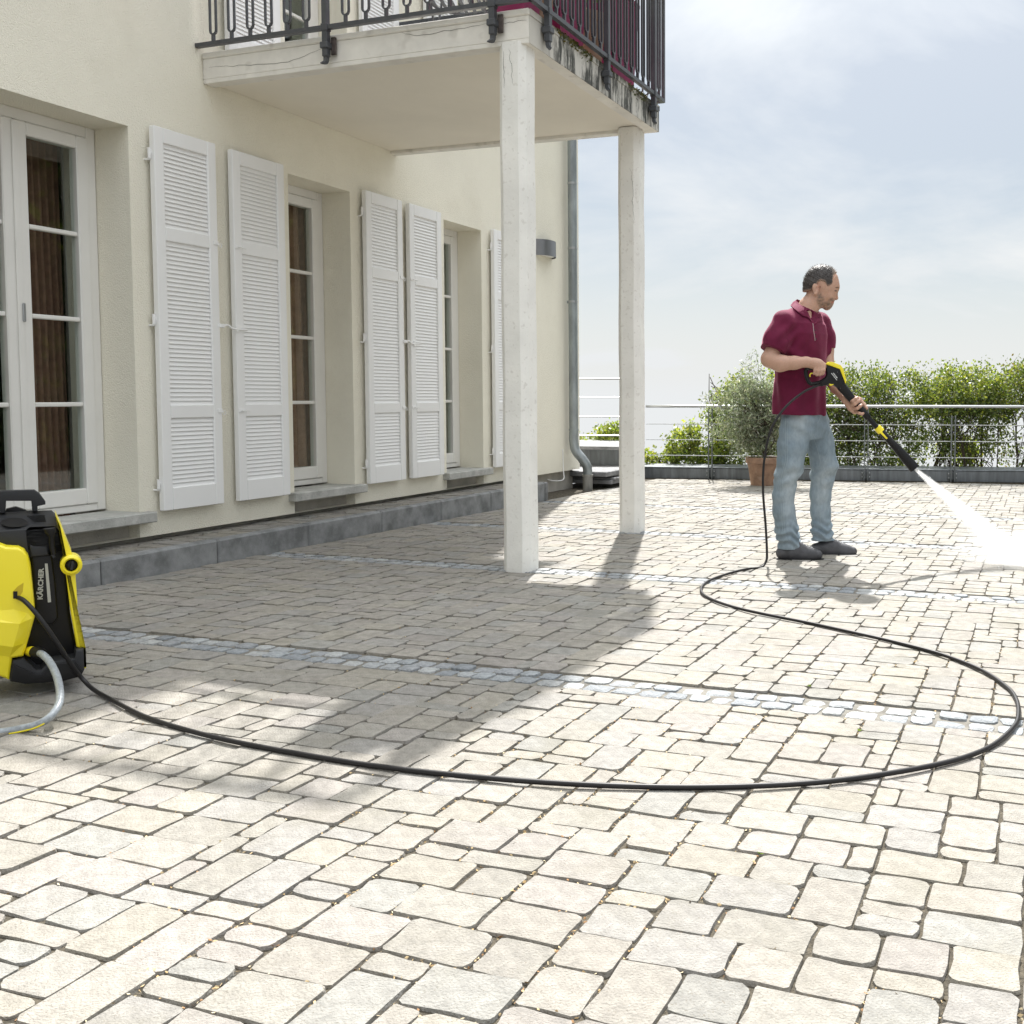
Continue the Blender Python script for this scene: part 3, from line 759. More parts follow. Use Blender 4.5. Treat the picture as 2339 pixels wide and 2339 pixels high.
def post(x, y, side):
    """side 'n' near side, 'f' front"""
    p = bpy.data.objects.new('rail_post', None); COL.objects.link(p); p.parent = balc; p.location = (x, y, 0)
    if side == 'f': p.rotation_euler = (0, 0, R(90))
    mb = MB().box((-.0175, -.0175, 2.985), (.0175, .0175, ZT - .016), .002).box((-.022, -.022, ZR - .022), (.022, .022, ZR + .02), .003)
    mb.build('bar', m_iron, p)
    MB().box((-.026, -.028, 3.03), (.026, .03, 3.066), .004).build('clamp', m_iron, p)
    mb = MB().tube(curve_pts([(0, 0, 2.99), (0, -.001, 2.965), (-.004, -.01, 2.95), (-.02, -.03, 2.942)], 4), [.017, .017, .017, .017, .017, .016, .016, .016, .014, .012, .009, .006, .003], 4); mb.build('hook', m_iron, p)
    MB().box((.018, .018, 3.0), (.05, .032, 3.10), .002).build('wall_plate', m_rust, p)
post(-3.99, NY, 'n'); post(-2.885, NY, 'n')
for y in PF: post(FX, y, 'f')

# things standing on the balcony
def planter(x, y, sx, sy, h, label):
    mb = MB(); z0 = 3.123
    for (f0, za, f1, zb) in ((.8, z0, 1, z0 + h - .03),):
        V = [(x + a * sx * f / 2, y + b * sy * f / 2, z) for z, f in ((za, f0), (zb, f1)) for a, b in ((-1, -1), (1, -1), (1, 1), (-1, 1))]
        mb.add(V, [(3, 2, 1, 0), (4, 5, 6, 7), (0, 1, 5, 4), (1, 2, 6, 5), (2, 3, 7, 6), (3, 0, 4, 7)])
    mb.box((x - sx / 2 - .008, y - sy / 2 - .008, z0 + h - .03), (x + sx / 2 + .008, y + sy / 2 + .008, z0 + h), .004)
    tag(mb.build('planter', m_wine), label, 'planter', 'wine red planters on the balcony')
planter(-2.86, 5.30, .26, .22, .62, 'wine red planter at the near corner of the balcony')
planter(-2.84, 5.80, .24, .40, 1.0, 'wine red planter between the two terracotta pots on the balcony')
planter(-2.84, 6.62, .24, .46, .62, 'wine red planter at the far end of the balcony')
def flowerpot(x, y, z, r, h, label, group=None, name='flower_pot'):
    mb = MB().lathe([(r * .7, 0), (r * .96, h * .80), (r * 1.0, h * .81), (r * 1.06, h * .82), (r * 1.08, h * .97), (r * 1.05, h), (r * .93, h), (r * .9, h * .9)], (x, y, z), 28)
    o = mb.build(name, m_terra); smooth_by_angle(o, 35); tag(o, label, 'pot', group); return o
flowerpot(-2.82, 5.48, 3.123, .115, .34, 'terracotta pot on the balcony next to the near wine red planter')
flowerpot(-2.82, 6.21, 3.123, .115, .34, 'terracotta pot with a leafy plant on the balcony')
ch = thing('bistro_chair', 'thin legged dark metal chair standing on the balcony', 'chair', (-3.62, 5.98, 3.123), R(20))
def arc(c, r, a0, a1, z, n=14): return [(c[0] + r * math.cos(a), c[1] + r * math.sin(a), z) for a in np.linspace(a0, a1, n)]
m = MB().tube(arc((0, 0), .20, 0, 6.283, .44, 24), .009, 6, caps=False)
for k in range(7): m.bar((-.18 + .06 * k, -math.sqrt(max(0, .2 ** 2 - (-.18 + .06 * k) ** 2)), .44), (-.18 + .06 * k, math.sqrt(max(0, .2 ** 2 - (-.18 + .06 * k) ** 2)), .44), .022, .006)
m.build('seat', m_iron, ch)
for s in (-1, 1):
    MB().tube([(s * .2, -.2, 0), (s * .17, .17, .44), (s * .16, .22, .80)], .008, 6).build('leg', m_iron, ch)
    MB().tube([(s * .18, .24, 0), (s * .17, -.17, .44)], .008, 6).build('leg', m_iron, ch)
m = MB().tube(arc((0, .06), .23, R(20), R(160), .86), .008, 6); m.bar((-.17, .2, .75), (.17, .2, .75), .03, .006); m.build('backrest', m_iron, ch)

# ---------------------------------------------------------------- wall lamp, downpipe, cable
yl = 9.75
lp = thing('wall_lamp', 'grey curved wall lamp on the plaster between column and downpipe', 'lamp', (XW, yl, 2.455))
V = []; n = 14
prof = [(0, -.19)] + [(.075 + .035 * math.cos(a) if False else .11 * (1 - abs(math.sin(a)) ** 3.0), .19 * math.sin(a)) for a in np.linspace(-math.pi / 2 * .98, math.pi / 2 * .98, n)] + [(0, .19)]
mb = MB()
k = len(prof)
for z in (0, .165): mb.v += [(x, y, z) for x, y in prof]
for i in range(k - 1): mb.f.append((i, i + 1, k + i + 1, k + i))
mb.f.append(tuple(k + i for i in range(k)))
shade = mb.build('shade', m_lamp, lp); smooth_by_angle(shade, 40)
mb = MB(); mb.v = [(x * .86 + .002, y * .9, .012) for x, y in prof]; mb.f = [tuple(range(k))[::-1]]; mb.build('diffuser', m_white, lp)

dp = thing('downpipe', 'grey zinc downpipe with a swan neck at the house corner', 'downpipe')
PX, PY = -4.862, 10.27
MB().tube([(PX, PY, 6.4), (PX, PY, .60)], .05, 18).build('pipe', m_zinc, dp, smooth=False)
o = MB().tube(curve_pts([(PX, PY, .605), (PX, PY, .50), (PX + .02, PY + .005, .40), (PX + .085, PY + .03, .31), (PX + .135, PY + .05, .22), (PX + .14, PY + .055, .12)], 6), .0515, 18); o = o.build('bend', m_zinc, dp); smooth_by_angle(o, 60)
smooth_by_angle(dp.children[0], 60)
o = MB().lathe([(.054, -.05), (.0545, .11), (.060, .112), (.0605, .135), (.055, .137), (.052, .137)], (PX + .14, PY + .055, 0), 20).build('base_pipe', m_zincbase, dp); smooth_by_angle(o, 40)
for z in (2.02, 2.60, 3.3, .62):
    MB().lathe([(.0515, 0), (.054, .001), (.054, .022), (.0515, .023)], (PX, PY, z), 18).build('clip', m_rail if z != .62 else m_zinc, dp)
    if z == 2.02: MB().bar((PX - .07, PY, z + .012), (PX - .05, PY, z + .012), .012, .03).build('clip_screw', m_zinc, dp)
c = MB().tube(curve_pts([(XW + .006, 10.16, .42), (XW + .008, 10.165, .2), (XW + .03, 10.12, .09), (-4.99, 10.02, .08), (-5.02, 9.94, .10)], 6), .006, 6).build('cable', m_white, smooth=True)
tag(c, 'thin white cable looping out of the wall behind the downpipe', 'cable')

# ---------------------------------------------------------------- parapet, terrace railing, bench
E_ = Vector((.983, .185, 0)).normalized(); NN = Vector((-E_.y, E_.x, 0)); P0 = Vector((-4.70, 12.29, 0))
def along(s, n, z): p = P0 + E_ * s + NN * n; return Vector((p.x, p.y, z))
def obox(mb, s0, s1, n0, n1, z0, z1, z0b=None, z1b=None, ch=.004):
    """box in parapet coordinates"""
    t = MB().box((s0, n0, z0), (s1, n1, z1), ch)
    mb.add([along(x, y, z) for x, y, z in t.v], t.f); return mb
par = thing('parapet', 'low grey sheet metal parapet along the far edge of the terrace', 'parapet')
zt_ = .082
joints = [-.6, .75, 2.70, 3.75, 5.4, 7.4, 9.4]
for a, b in zip(joints[:-1], joints[1:]):
    mb = MB(); obox(mb, a + .004, b - .004, 0, .03, -.055, zt_ - .004); mb.build('face_panel', m_parapet, par)
    mb = MB(); obox(mb, a + .002, b - .002, -.006, .62, zt_ - .003, zt_ + .012); mb.build('cap_panel', m_parapet, par)
mb = MB(); obox(mb, -.6, 9.4, .031, .6, -.6, zt_ - .004); mb.build('core', m_plinth, par)
mb = MB(); obox(mb, -.6, 9.4, -.012, .029, -.3, -.056); mb.build('foot_joint', m_joint, par)

rl = thing('terrace_railing', 'steel cable railing with round handrail standing on the grey parapet', 'railing')
m = MB().tube([along(s, -.05, .872) for s in np.linspace(-.08, 9.3, 24)], .0185, 10); m.build('handrail', m_rail, rl, smooth=True)
for z in (.645, .445, .245):
    MB().tube([along(s, -.045, z) for s in (-.08, 9.3)], .0048, 6).build('cable', m_rail, rl)
def rpost(s, ztop):
    p = bpy.data.objects.new('post', None); COL.objects.link(p); p.parent = rl
    for d in (-.022, .022):
        mb = MB(); obox(mb, s + d - .006, s + d + .006, -.075, -.025, -.05, ztop, ch=.002); mb.build('flat_bar', m_post, p)
    mb = MB(); obox(mb, s - .055, s + .055, -.024, -.002, -.03, .07, ch=.003); mb.build('fixing_plate', m_post, p)
    for d in (-.045, .045):
        for z in (-.005, .045):
            mb = MB(); obox(mb, s + d - .007, s + d + .007, -.034, -.0245, z - .007, z + .007, ch=.003); mb.build('bolt', m_rail, p)
for s, zt in ((.75, .845), (2.70, .855), (3.75, .76), (5.4, .85), (7.4, .85)): rpost(s, zt)

bn = thing('stone_bench', 'grey stone step and ledge in the corner behind the downpipe', 'bench')
MB().box((-6.2, 10.62, .005), (-4.56, 10.90, .05), .004).build('base_block', m_slate, bn)
MB().box((-6.2, 10.66, .0505), (-4.54, 10.86, .075), .003).build('base_block', m_slate, bn)
for x in (-5.3, -4.83): pass
MB().box((-6.2, 10.50, .095), (-4.575, 11.6, .152), .006).build('step_slab', m_slate, bn)
MB().box((-6.2, 10.74, .0755), (-4.62, 11.5, .0945), .002).build('packing_slab', m_slate, bn)
MB().box((-6.2, 11.66, -.05), (-4.72, 11.72, .36), .004).build('riser', m_parapet, bn)
mb = MB(); mb.add([(-6.2, 10.95, .375), (-4.70, 11.5, .345), (-5.05, 12.9, .35), (-6.2, 12.9, .375), (-6.2, 10.95, .41), (-4.70, 11.5, .385), (-5.05, 12.9, .385), (-6.2, 12.9, .41)],
                  [(3, 2, 1, 0), (4, 5, 6, 7), (0, 1, 5, 4), (1, 2, 6, 5), (2, 3, 7, 6), (3, 0, 4, 7)]); mb.build('ledge_slab', m_slate, bn)
MB().box((-6.2, 11.73, -.05), (-5.02, 12.8, .343), .01).build('ledge_core', m_plinth, bn)
rl2 = thing('ledge_railing', 'short higher cable railing above the stone ledge beside the house corner', 'railing')
for z, rr in ((1.205, .011), (.985, .008), (.755, .008), (.53, .009)):
    MB().tube([(-5.3971,11.0378,1.2026)[:2] + (z,), (-4.6112,11.3123,1.2026)[:2] + (z,)], rr, 8).build('cable', m_rail, rl2)
MB().box((-4.86, 11.86, .384), (-4.82, 11.90, 1.215), .003).build('post', m_post, rl2)

# ---------------------------------------------------------------- foliage
def leaf_cloud(C, size, aspect, base, rg, spread=.25, droop=0.0, upbias=.3):
    """C: N x 3 leaf positions. returns verts, faces, colours for pointed two-triangle leaves"""
    n = len(C)
    d = rg.normal(size=(n, 3)); d[:, 2] += upbias - droop; d /= np.linalg.norm(d, axis=1)[:, None]
    q = rg.normal(size=(n, 3)); s = np.cross(d, q); s /= np.linalg.norm(s, axis=1)[:, None]
    L = size * rg.uniform(.6, 1.3, n)[:, None]; Wd = L * aspect
    nn = np.cross(d, s)
    V = np.stack([C - d * L * .5, C + s * Wd * .5 + nn * L * .08, C + d * L * .5, C - s * Wd * .5 + nn * L * .08], 1).reshape(-1, 3)
    i = np.arange(n)[:, None] * 4
    F = np.concatenate([i + np.array([[0, 1, 2]]), i + np.array([[0, 2, 3]])])
    base = np.array(base); k = rg.integers(0, len(base), n)
    col = base[k] * rg.uniform(1 - spread, 1 + spread, (n, 1)) * rg.uniform(.92, 1.08, (n, 3))
    return V, F, np.repeat(col, 4, 0)
GREEN = [(.075, .115, .042), (.10, .145, .048), (.06, .092, .036), (.13, .17, .06), (.165, .20, .075)]
YGREEN = [(.17, .23, .075), (.20, .26, .08), (.13, .18, .055), (.24, .27, .10)]
OLIVE = [(.25, .27, .205), (.30, .32, .26), (.18, .205, .145), (.37, .385, .325), (.14, .165, .10)]
def shrub(name, label, cat, base_pts, clusters, per, sd, size, aspect, pal, mat, trunks, rad=.016, group=None, seed=1, twigs=60, upbias=.3, droop=0.):
    rg = np.random.default_rng(seed); random.seed(seed)
    t = thing(name, label, cat, group=group)
    C = np.asarray(clusters)
    n = rg.poisson(per, len(C)); P = np.repeat(C, n, 0) + np.clip(rg.normal(size=(n.sum(), 3)), -1.7, 1.7) * sd * rg.uniform(.5, 1.4, (n.sum(), 1))
    V, F, col = leaf_cloud(P, size, aspect, pal, rg, upbias=upbias, droop=droop)
    me = arr_mesh('crown', V, F, col); link('crown', me, mat, t)
    for (a, b, r0) in trunks:
        a, b = Vector(a), Vector(b); pts = [a]; k = 6
        for i in range(1, k + 1): pts.append(a.lerp(b, i / k) + Vector((random.gauss(0, .03), random.gauss(0, .03), random.gauss(0, .015))))
        MB().tube(pts, [r0 * (1 - .75 * i / k) for i in range(k + 1)], 6, caps=False).build('trunk', m_bark, t, smooth=True)
    tw = MB()
    for _ in range(twigs):
        c = Vector(C[rg.integers(len(C))]); a, b, r0 = random.choice(trunks); q = Vector(a).lerp(Vector(b), random.uniform(.25, 1))
        mid = q.lerp(c, .5) + Vector((random.gauss(0, .05), random.gauss(0, .05), random.gauss(0, .05)))
        tw.tube([q, mid, c], [.006, .0045, .002], 4, caps=False)
    if tw.v: tw.build('twigs', m_bark, t)['kind'] = 'stuff'
    return t
def hull(n, s0, s1, n0, n1, z0, z1, rg, top=.12, thin=None):
    out = []
    while len(out) < n:
        s = rg.uniform(s0, s1); z = rg.uniform(z0, z1 + top); zz = z1 + top * math.sin(s * 5.1) * .5 + top * .5 * math.sin(s * 13.7)
        if z > zz: continue
        if thin and rg.random() > thin(s, z): continue
        out.append(along(s, rg.uniform(n0, n1), z))
    return out
rg = np.random.default_rng(5)
# clipped hedge plants behind the railing, left to right
def trunkset(s0, s1, k, z1, seed, zb=-.5):
    random.seed(seed); o = []
    for i in range(k):
        s = s0 + (s1 - s0) * (i + .5) / k
        for j in range(2): o.append((along(s + random.uniform(-.06, .06), .95 + random.uniform(-.2, .2), zb), along(s + random.uniform(-.45, .45), .95 + random.uniform(-.25, .25), z1 * random.uniform(.6, 1)), random.uniform(.012, .026)))
    return o
shrub('hedge_shrub', 'leafy green shrub behind the railing, partly hidden by the olive tree', 'shrub', None, hull(110, .62, 1.75, .6, 1.4, .05, 1.2, rg), 110, .08, .046, .62, GREEN + YGREEN, m_leaf, trunkset(.7, 1.6, 3, 1.3, 3), seed=11, group='hedge shrubs behind the railing')
shrub('hedge_shrub', 'dense dark green hedge shrub behind the railing beside the man', 'shrub', None, hull(230, 1.7, 3.45, .6, 1.45, .02, 1.29, rg, thin=lambda s, z: 1 if s < 3.2 else .7), 88, .09, .043, .62, GREEN, m_leaf, trunkset(1.8, 3.3, 6, 1.35, 4), seed=12, twigs=160, group='hedge shrubs behind the railing')
shrub('hedge_shrub', 'hedge shrub above the spray lance nozzle with bare stems near the parapet', 'shrub', None, hull(190, 3.34, 4.6, .6, 1.4, .2, 1.31, rg, thin=lambda s, z: 1 if z > .75 else .36), 76, .09, .043, .62, GREEN + YGREEN, m_leaf, trunkset(3.5, 4.4, 5, 1.3, 5), seed=13, twigs=140, group='hedge shrubs behind the railing')
shrub('hedge_shrub', 'hedge shrub with a thick top and bare fan of branches at the right end', 'shrub', None, hull(230, 4.5, 7.2, .6, 1.45, .1, 1.37, rg, thin=lambda s, z: 1 if z > .8 else .035), 82, .09, .043, .62, GREEN + [(.12, .10, .04)], m_leaf, trunkset(4.6, 6.9, 8, 1.3, 6), seed=14, twigs=240, group='hedge shrubs behind the railing')
def ball(n, c, rx, ry, rz, rg, shell=.4):
    o = []
    while len(o) < n:
        p = rg.uniform(-1, 1, 3); q = np.linalg.norm(p)
        if q > 1 or q < shell * rg.random(): continue
        o.append((c[0] + p[0] * rx, c[1] + p[1] * ry, c[2] + p[2] * rz))
    return o
def bush(px, py, d, rx, rz, n, label, seed, pal=YGREEN):
    c = (px, py, d); 
    return shrub('low_bush', label, 'bush', None, ball(n, c, rx, .3, rz, np.random.default_rng(seed)), 60, .06, .055, .65, pal, m_leaf, [((c[0], c[1], -.6), (c[0] + .05, c[1], c[2] + rz * .6), .012), ((c[0] + .1, c[1], -.6), (c[0] + rx * .6, c[1], c[2] + rz * .4), .01)], seed=seed, twigs=30, group='low bushes behind the parapet')
B = (-4.5372,13.1387,0.305); bush(*B, .27, .34, 24, 'sunlit young bush behind the cables left of the railing post', 21)
B = (-4.9026,13.0111,0.1082); bush(*B, .27, .16, 16, 'low yellow green bush just right of the rear column', 22)
B = (-4.2168,13.2506,0.1977); bush(*B, .22, .22, 14, 'low bright bush behind the railing post under the olive branches', 23)
B = (-5.9147,12.9755,0.3143); bush(*B, .16, .13, 10, 'smallest bush showing over the stone ledge by the downpipe', 24)
B = (-5.5987,13.0858,0.4238); bush(*B, .17, .26, 16, 'taller bush over the stone ledge left of the rear column', 25)
B = (-0.9011,14.4083,0.1977); bush(*B, .12, .2, 12, 'bright leafed young bush between the bare hedge stems', 26)
# tall evergreens beside the terrace, seen only as reflections in the window panes
for i, (x, y, h, rt) in enumerate(((4.4, 11.3, 7.5, 1.9), (2.7, 15.2, 6.5, 1.3), (7.2, 8.4, 8.0, 2.0))):
    rg2 = np.random.default_rng(40 + i); cl = []
    for k in range(420):
        z = rg2.uniform(.03, 1); rr = rt * (1.04 - z) ** .6 * rg2.uniform(.45, 1); a = rg2.uniform(0, 6.28); cl.append((x + rr * math.cos(a), y + rr * math.sin(a), z * h))
    shrub('evergreen_tree', ['large evergreen tree right of the terrace, seen as the green reflection in the wide window', 'evergreen tree beyond the parapet on the right, outside the hedge', 'tallest evergreen tree right of the terrace, farthest from the parapet'][i], 'tree', None, cl, 75, .19, .24, .55, [(.04, .07, .02), (.06, .10, .025), (.08, .11, .03)], m_leaf, [((x, y, -1.5), (x, y, h * .95), .12)], seed=50 + i, twigs=0, group='evergreens right of the terrace', droop=.6)

pot_c = (-3.082,11.7191,-0.0502)
zpot = gz(pot_c[1])
o = MB().lathe([(.145, 0), (.15, .004), (.185, .235), (.193, .245), (.195, .26), (.212, .265), (.215, .325), (.208, .333), (.185, .333), (.18, .29)], (pot_c[0], pot_c[1], zpot), 36).build('plant_pot', m_terra)
smooth_by_angle(o, 35); tag(o, 'large terracotta pot on the terrace holding the olive tree behind the man', 'pot')
rg = np.random.default_rng(8); cl = []
oc = Vector((pot_c[0], pot_c[1], zpot))
for (dx_, dy_, dz_, rx, rz, n) in ((-.03, 0, .82, .50, .38, 135), (-.27, 0, .66, .36, .32, 66), (.22, 0, .95, .3, .3, 50), (-.1, 0, 1.08, .3, .22, 40), (-.38, 0, 1.02, .18, .14, 12), (.05, 0, .48, .3, .12, 26)):
    for p in ball(n, (dx_, dy_, dz_), rx, rx * .8, rz, rg):
        cl.append(oc + Vector((p[0] * rgt[0] - p[1] * fwd[0] * -1, p[0] * rgt[1] + p[1] * fwd[1], p[2])))
for (u, z0, z1, k) in ((-.19, 1.1, 1.62, 5), (-.12, 1.1, 1.45, 4), (-.48, .9, 1.22, 5), (-.66, .95, 1.1, 2), (-.30, 1.1, 1.42, 4)):
    for i in range(k):
        t = i / k; cl.append(oc + Vector((rgt[0] * (u + .08 * t), rgt[1] * (u + .08 * t), z0 + (z1 - z0) * t)))
tr = [(oc + Vector((0, 0, .28)), oc + Vector((.02, 0, .9)), .028), (oc + Vector((.01, 0, .3)), oc + Vector((-.25, .1, .95)), .016), (oc + Vector((0, 0, .3)), oc + Vector((.25, -.05, 1.0)), .016)]
shrub('olive_tree', 'bushy grey green olive tree growing in the terracotta pot behind the man', 'tree', None, cl, 34, .06, .058, .2, OLIVE, m_olive, tr, seed=31, twigs=150)
o = bpy.data.objects.new('pot_soil', MB().lathe([(.001, .29), (.18, .291)], oc, 20).mesh('pot_soil')); COL.objects.link(o); o.data.materials.append(m_joint); o.parent = bpy.data.objects['plant_pot']
# leafy plant in the balcony pot
cl = ball(26, (-2.86, 6.25, 3.95), .22, .3, .42, np.random.default_rng(3))
shrub('balcony_plant', 'leafy climbing plant in the terracotta pot behind the balcony railing', 'plant', None, cl, 45, .06, .05, .6, YGREEN, m_leaf, [((-2.82, 6.21, 3.40), (-2.86, 6.25, 4.3), .01)], seed=33, twigs=20)

# ---------------------------------------------------------------- pressure washer
wz = .031
wa = thing('pressure_washer', 'yellow and black upright pressure washer standing on the pavers at the left edge', 'pressure washer', (-3.1382, 2.5056, wz), R(51.396))
def px2(l): return [(p[0], p[2]) for p in l]
def wpart(name, poly, y0, y1, rnd, mat, parent=wa, ang=30):
    o = MB().slab(px2(poly), y0, y1, rnd).build(name, mat, parent); smooth_by_angle(o, ang); return o
# central body between the shells
wpart('core', [(-0.1418,-0.05,0.5307), (0.0485,-0.05,0.5201), (0.0614,-0.05,0.4487), (0.068,-0.05,0.2444), (0.0864,-0.05,0.0934), (0.0769,-0.05,0.0275), (-0.0975,-0.05,0.0532), (-0.091,-0.05,0.2625), (-0.0968,-0.05,0.4616), (-0.1429,-0.05,0.4967)], -.06, .13, .01, m_black)
# raised logo column and its lip
wpart('logo_column', [(-0.0356,-0.1,0.4488), (0.0212,-0.1,0.4513), (0.0295,-0.1,0.3594), (0.0334,-0.1,0.2399), (0.0193,-0.1,0.2183), (-0.022,-0.1,0.2233), (-0.0309,-0.1,0.2474), (-0.0334,-0.1,0.3656)], -.092, -.061, .008, m_black)
wpart('pocket_lip', [(-0.0403,-0.1,0.4935), (-0.0262,-0.1,0.4831), (0.0112,-0.1,0.4809), (0.0139,-0.1,0.449), (-0.0369,-0.1,0.4468)], -.1, -.061, .006, m_dgrey)
# dark grey head with the accessory tray
hf = [(-0.1859,-0.098,0.5393), (-0.1168,-0.098,0.54), (-0.0436,-0.098,0.542), (0.0337,-0.098,0.5424), (0.0445,-0.098,0.5344), (0.057,-0.098,0.4553), (0.0496,-0.098,0.4559), (0.037,-0.098,0.5277), (0.0287,-0.098,0.5384), (-0.0341,-0.098,0.5399), (-0.0415,-0.098,0.5333), (-0.0391,-0.098,0.4946), (-0.0345,-0.098,0.4485), (-0.0418,-0.098,0.4448), (-0.0552,-0.098,0.473), (-0.0692,-0.098,0.4827), (-0.1021,-0.098,0.4867), (-0.1871,-0.098,0.5045)]
wpart('head', hf, -.098, .0, .006, m_dgrey)
tp = [(-0.1862,-0.093,0.5387), (-0.1169,-0.093,0.5408), (-0.0436,-0.093,0.5428), (0.0338,-0.093,0.5426), (0.0447,-0.085,0.5344), (0.0395,0.06,0.5669), (0.0268,0.085,0.5795), (-0.0958,0.085,0.5831), (-0.1926,0.085,0.5831)]
mb = MB(); n_ = len(tp); mb.add(tp + [(p[0], p[1], p[2] - .05) for p in tp], [tuple(range(n_)), tuple(n_ + k for k in range(n_))[::-1]] + [(k, n_ + k, n_ + (k + 1) % n_, (k + 1) % n_) for k in range(n_)])
mb.build('tray', m_dgrey, wa)
# tray ribs and the round cup recess on the sloping top
t = MB()
for a, b in [((-0.0437,0.0221,0.5694), (0.0058,0.0291,0.5679)), ((-0.04,0.0099,0.5666), (0.0063,0.017,0.5652)), ((-0.0363,-0.0023,0.5638), (0.0068,0.0048,0.5626)), ((-0.0327,-0.0144,0.561), (0.0073,-0.0074,0.5599)), ((-0.029,-0.0266,0.5583), (0.0078,-0.0196,0.5573)), ((-0.0254,-0.0388,0.5555), (0.0083,-0.0318,0.5548))]: t.bar(a, b, .0022, .003)
t.build('tray_rib', m_black, wa)['kind'] = 'stuff'
cup = [(-0.0412,-0.0435,0.5556), (-0.0421,-0.055,0.5533), (-0.0448,-0.0658,0.5513), (-0.0492,-0.0756,0.5497), (-0.0551,-0.0838,0.5485), (-0.062,-0.0899,0.5477), (-0.0697,-0.0937,0.5475), (-0.0779,-0.095,0.5478), (-0.086,-0.0937,0.5486), (-0.0938,-0.0899,0.5499), (-0.1008,-0.0838,0.5516), (-0.1067,-0.0756,0.5536), (-0.1112,-0.0658,0.5558), (-0.1141,-0.055,0.5581), (-0.1152,-0.0435,0.5605), (-0.1145,-0.032,0.5627), (-0.112,-0.0211,0.5648), (-0.1078,-0.0113,0.5665), (-0.102,-0.0032,0.5678), (-0.0951,0.0029,0.5686), (-0.0873,0.0067,0.5689), (-0.0789,0.0081,0.5687), (-0.0706,0.0067,0.5679), (-0.0626,0.0029,0.5666), (-0.0554,-0.0032,0.5648), (-0.0494,-0.0113,0.5627), (-0.0449,-0.0211,0.5604), (-0.0421,-0.032,0.558)]
t = MB(); t.add(cup, [tuple(range(28))]); t.build('cup_recess', m_black, wa)
wpart('pocket', [(-0.0436,-0.09,0.5425), (0.0362,-0.09,0.5399), (0.0485,-0.09,0.455), (0.0142,-0.09,0.4578), (0.01,-0.09,0.4798), (-0.0263,-0.09,0.4812), (-0.0404,-0.09,0.4908)], -.0625, -.058, 0, m_black)
# lance holder: funnel on a stem
o = MB().tube([(0.0176,-0.12,0.5402), (0.0197,-0.12,0.5271), (0.0218,-0.118,0.5153), (0.0231,-0.115,0.4775), (0.0267,-0.112,0.4538)], [.017, .0165, .0085, .0085, .007], 14).build('lance_holder', m_black, wa); smooth_by_angle(o, 40)
o = MB().tube([(0.0177,-0.12,0.5409), (0.0178,-0.12,0.5387)], [.0178, .0178], 14).build('holder_rim', m_dgrey, o.parent)
MB().bar((0.0224,-0.112,0.4542), (0.0288,-0.112,0.4436), .008, .008).build('holder_tip', m_dgrey, wa)
# left yellow shell
wpart('left_shell', [(-0.2228,-0.16,0.5217), (-0.1186,-0.16,0.5027), (-0.1005,-0.16,0.4929), (-0.0682,-0.16,0.4883), (-0.0533,-0.16,0.478), (-0.0427,-0.16,0.4574), (-0.0377,-0.16,0.426), (-0.0339,-0.16,0.3608), (-0.0301,-0.16,0.2868), (-0.0317,-0.16,0.2572), (-0.0456,-0.16,0.2041), (-0.0653,-0.16,0.1353), (-0.0957,-0.16,0.133), (-0.1051,-0.16,0.0632), (-0.1296,-0.16,0.0786), (-0.2365,-0.16,0.0995)], -.15, .14, .014, m_yellow, ang=25)
# facets that give the shell its pressed panels
mb = MB()
mb.add([(-0.214,-0.15,0.2945), (-0.0884,-0.15,0.2915), (-0.0513,-0.15,0.276), (-0.0376,-0.15,0.2574), (-0.0625,-0.15,0.1782), (-0.1023,-0.15,0.141), (-0.218,-0.15,0.1707), (-0.1465,-0.168,0.2623), (-0.072,-0.168,0.2465), (-0.0917,-0.168,0.1744), (-0.16,-0.168,0.1945)],
       [(0, 7, 8, 1), (1, 8, 2), (2, 8, 3), (3, 8, 9, 4), (4, 9, 5), (5, 9, 10, 6), (6, 10, 7, 0), (7, 10, 9, 8)])
o = mb.build('pressed_panel', m_yellow, wa)
# hose outlet: flat patch, recess shade painted as darker yellow
o = MB().slab(px2([(-0.0878,-0.15,0.3477), (-0.0745,-0.15,0.3632), (-0.0577,-0.15,0.3743), (-0.061,-0.15,0.345), (-0.0758,-0.15,0.3211), (-0.0873,-0.15,0.3252)]), -.1505, -.149, 0).build('outlet_shade_patch', m_dgrey, wa)
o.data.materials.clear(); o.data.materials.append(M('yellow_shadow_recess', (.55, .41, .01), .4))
MB().slab(px2([(-0.086,-0.15,0.3489), (-0.0749,-0.15,0.3485), (-0.0762,-0.15,0.3254), (-0.0867,-0.15,0.3265)]), -.1525, -.1508, 0).build('outlet_slot', m_black, wa)
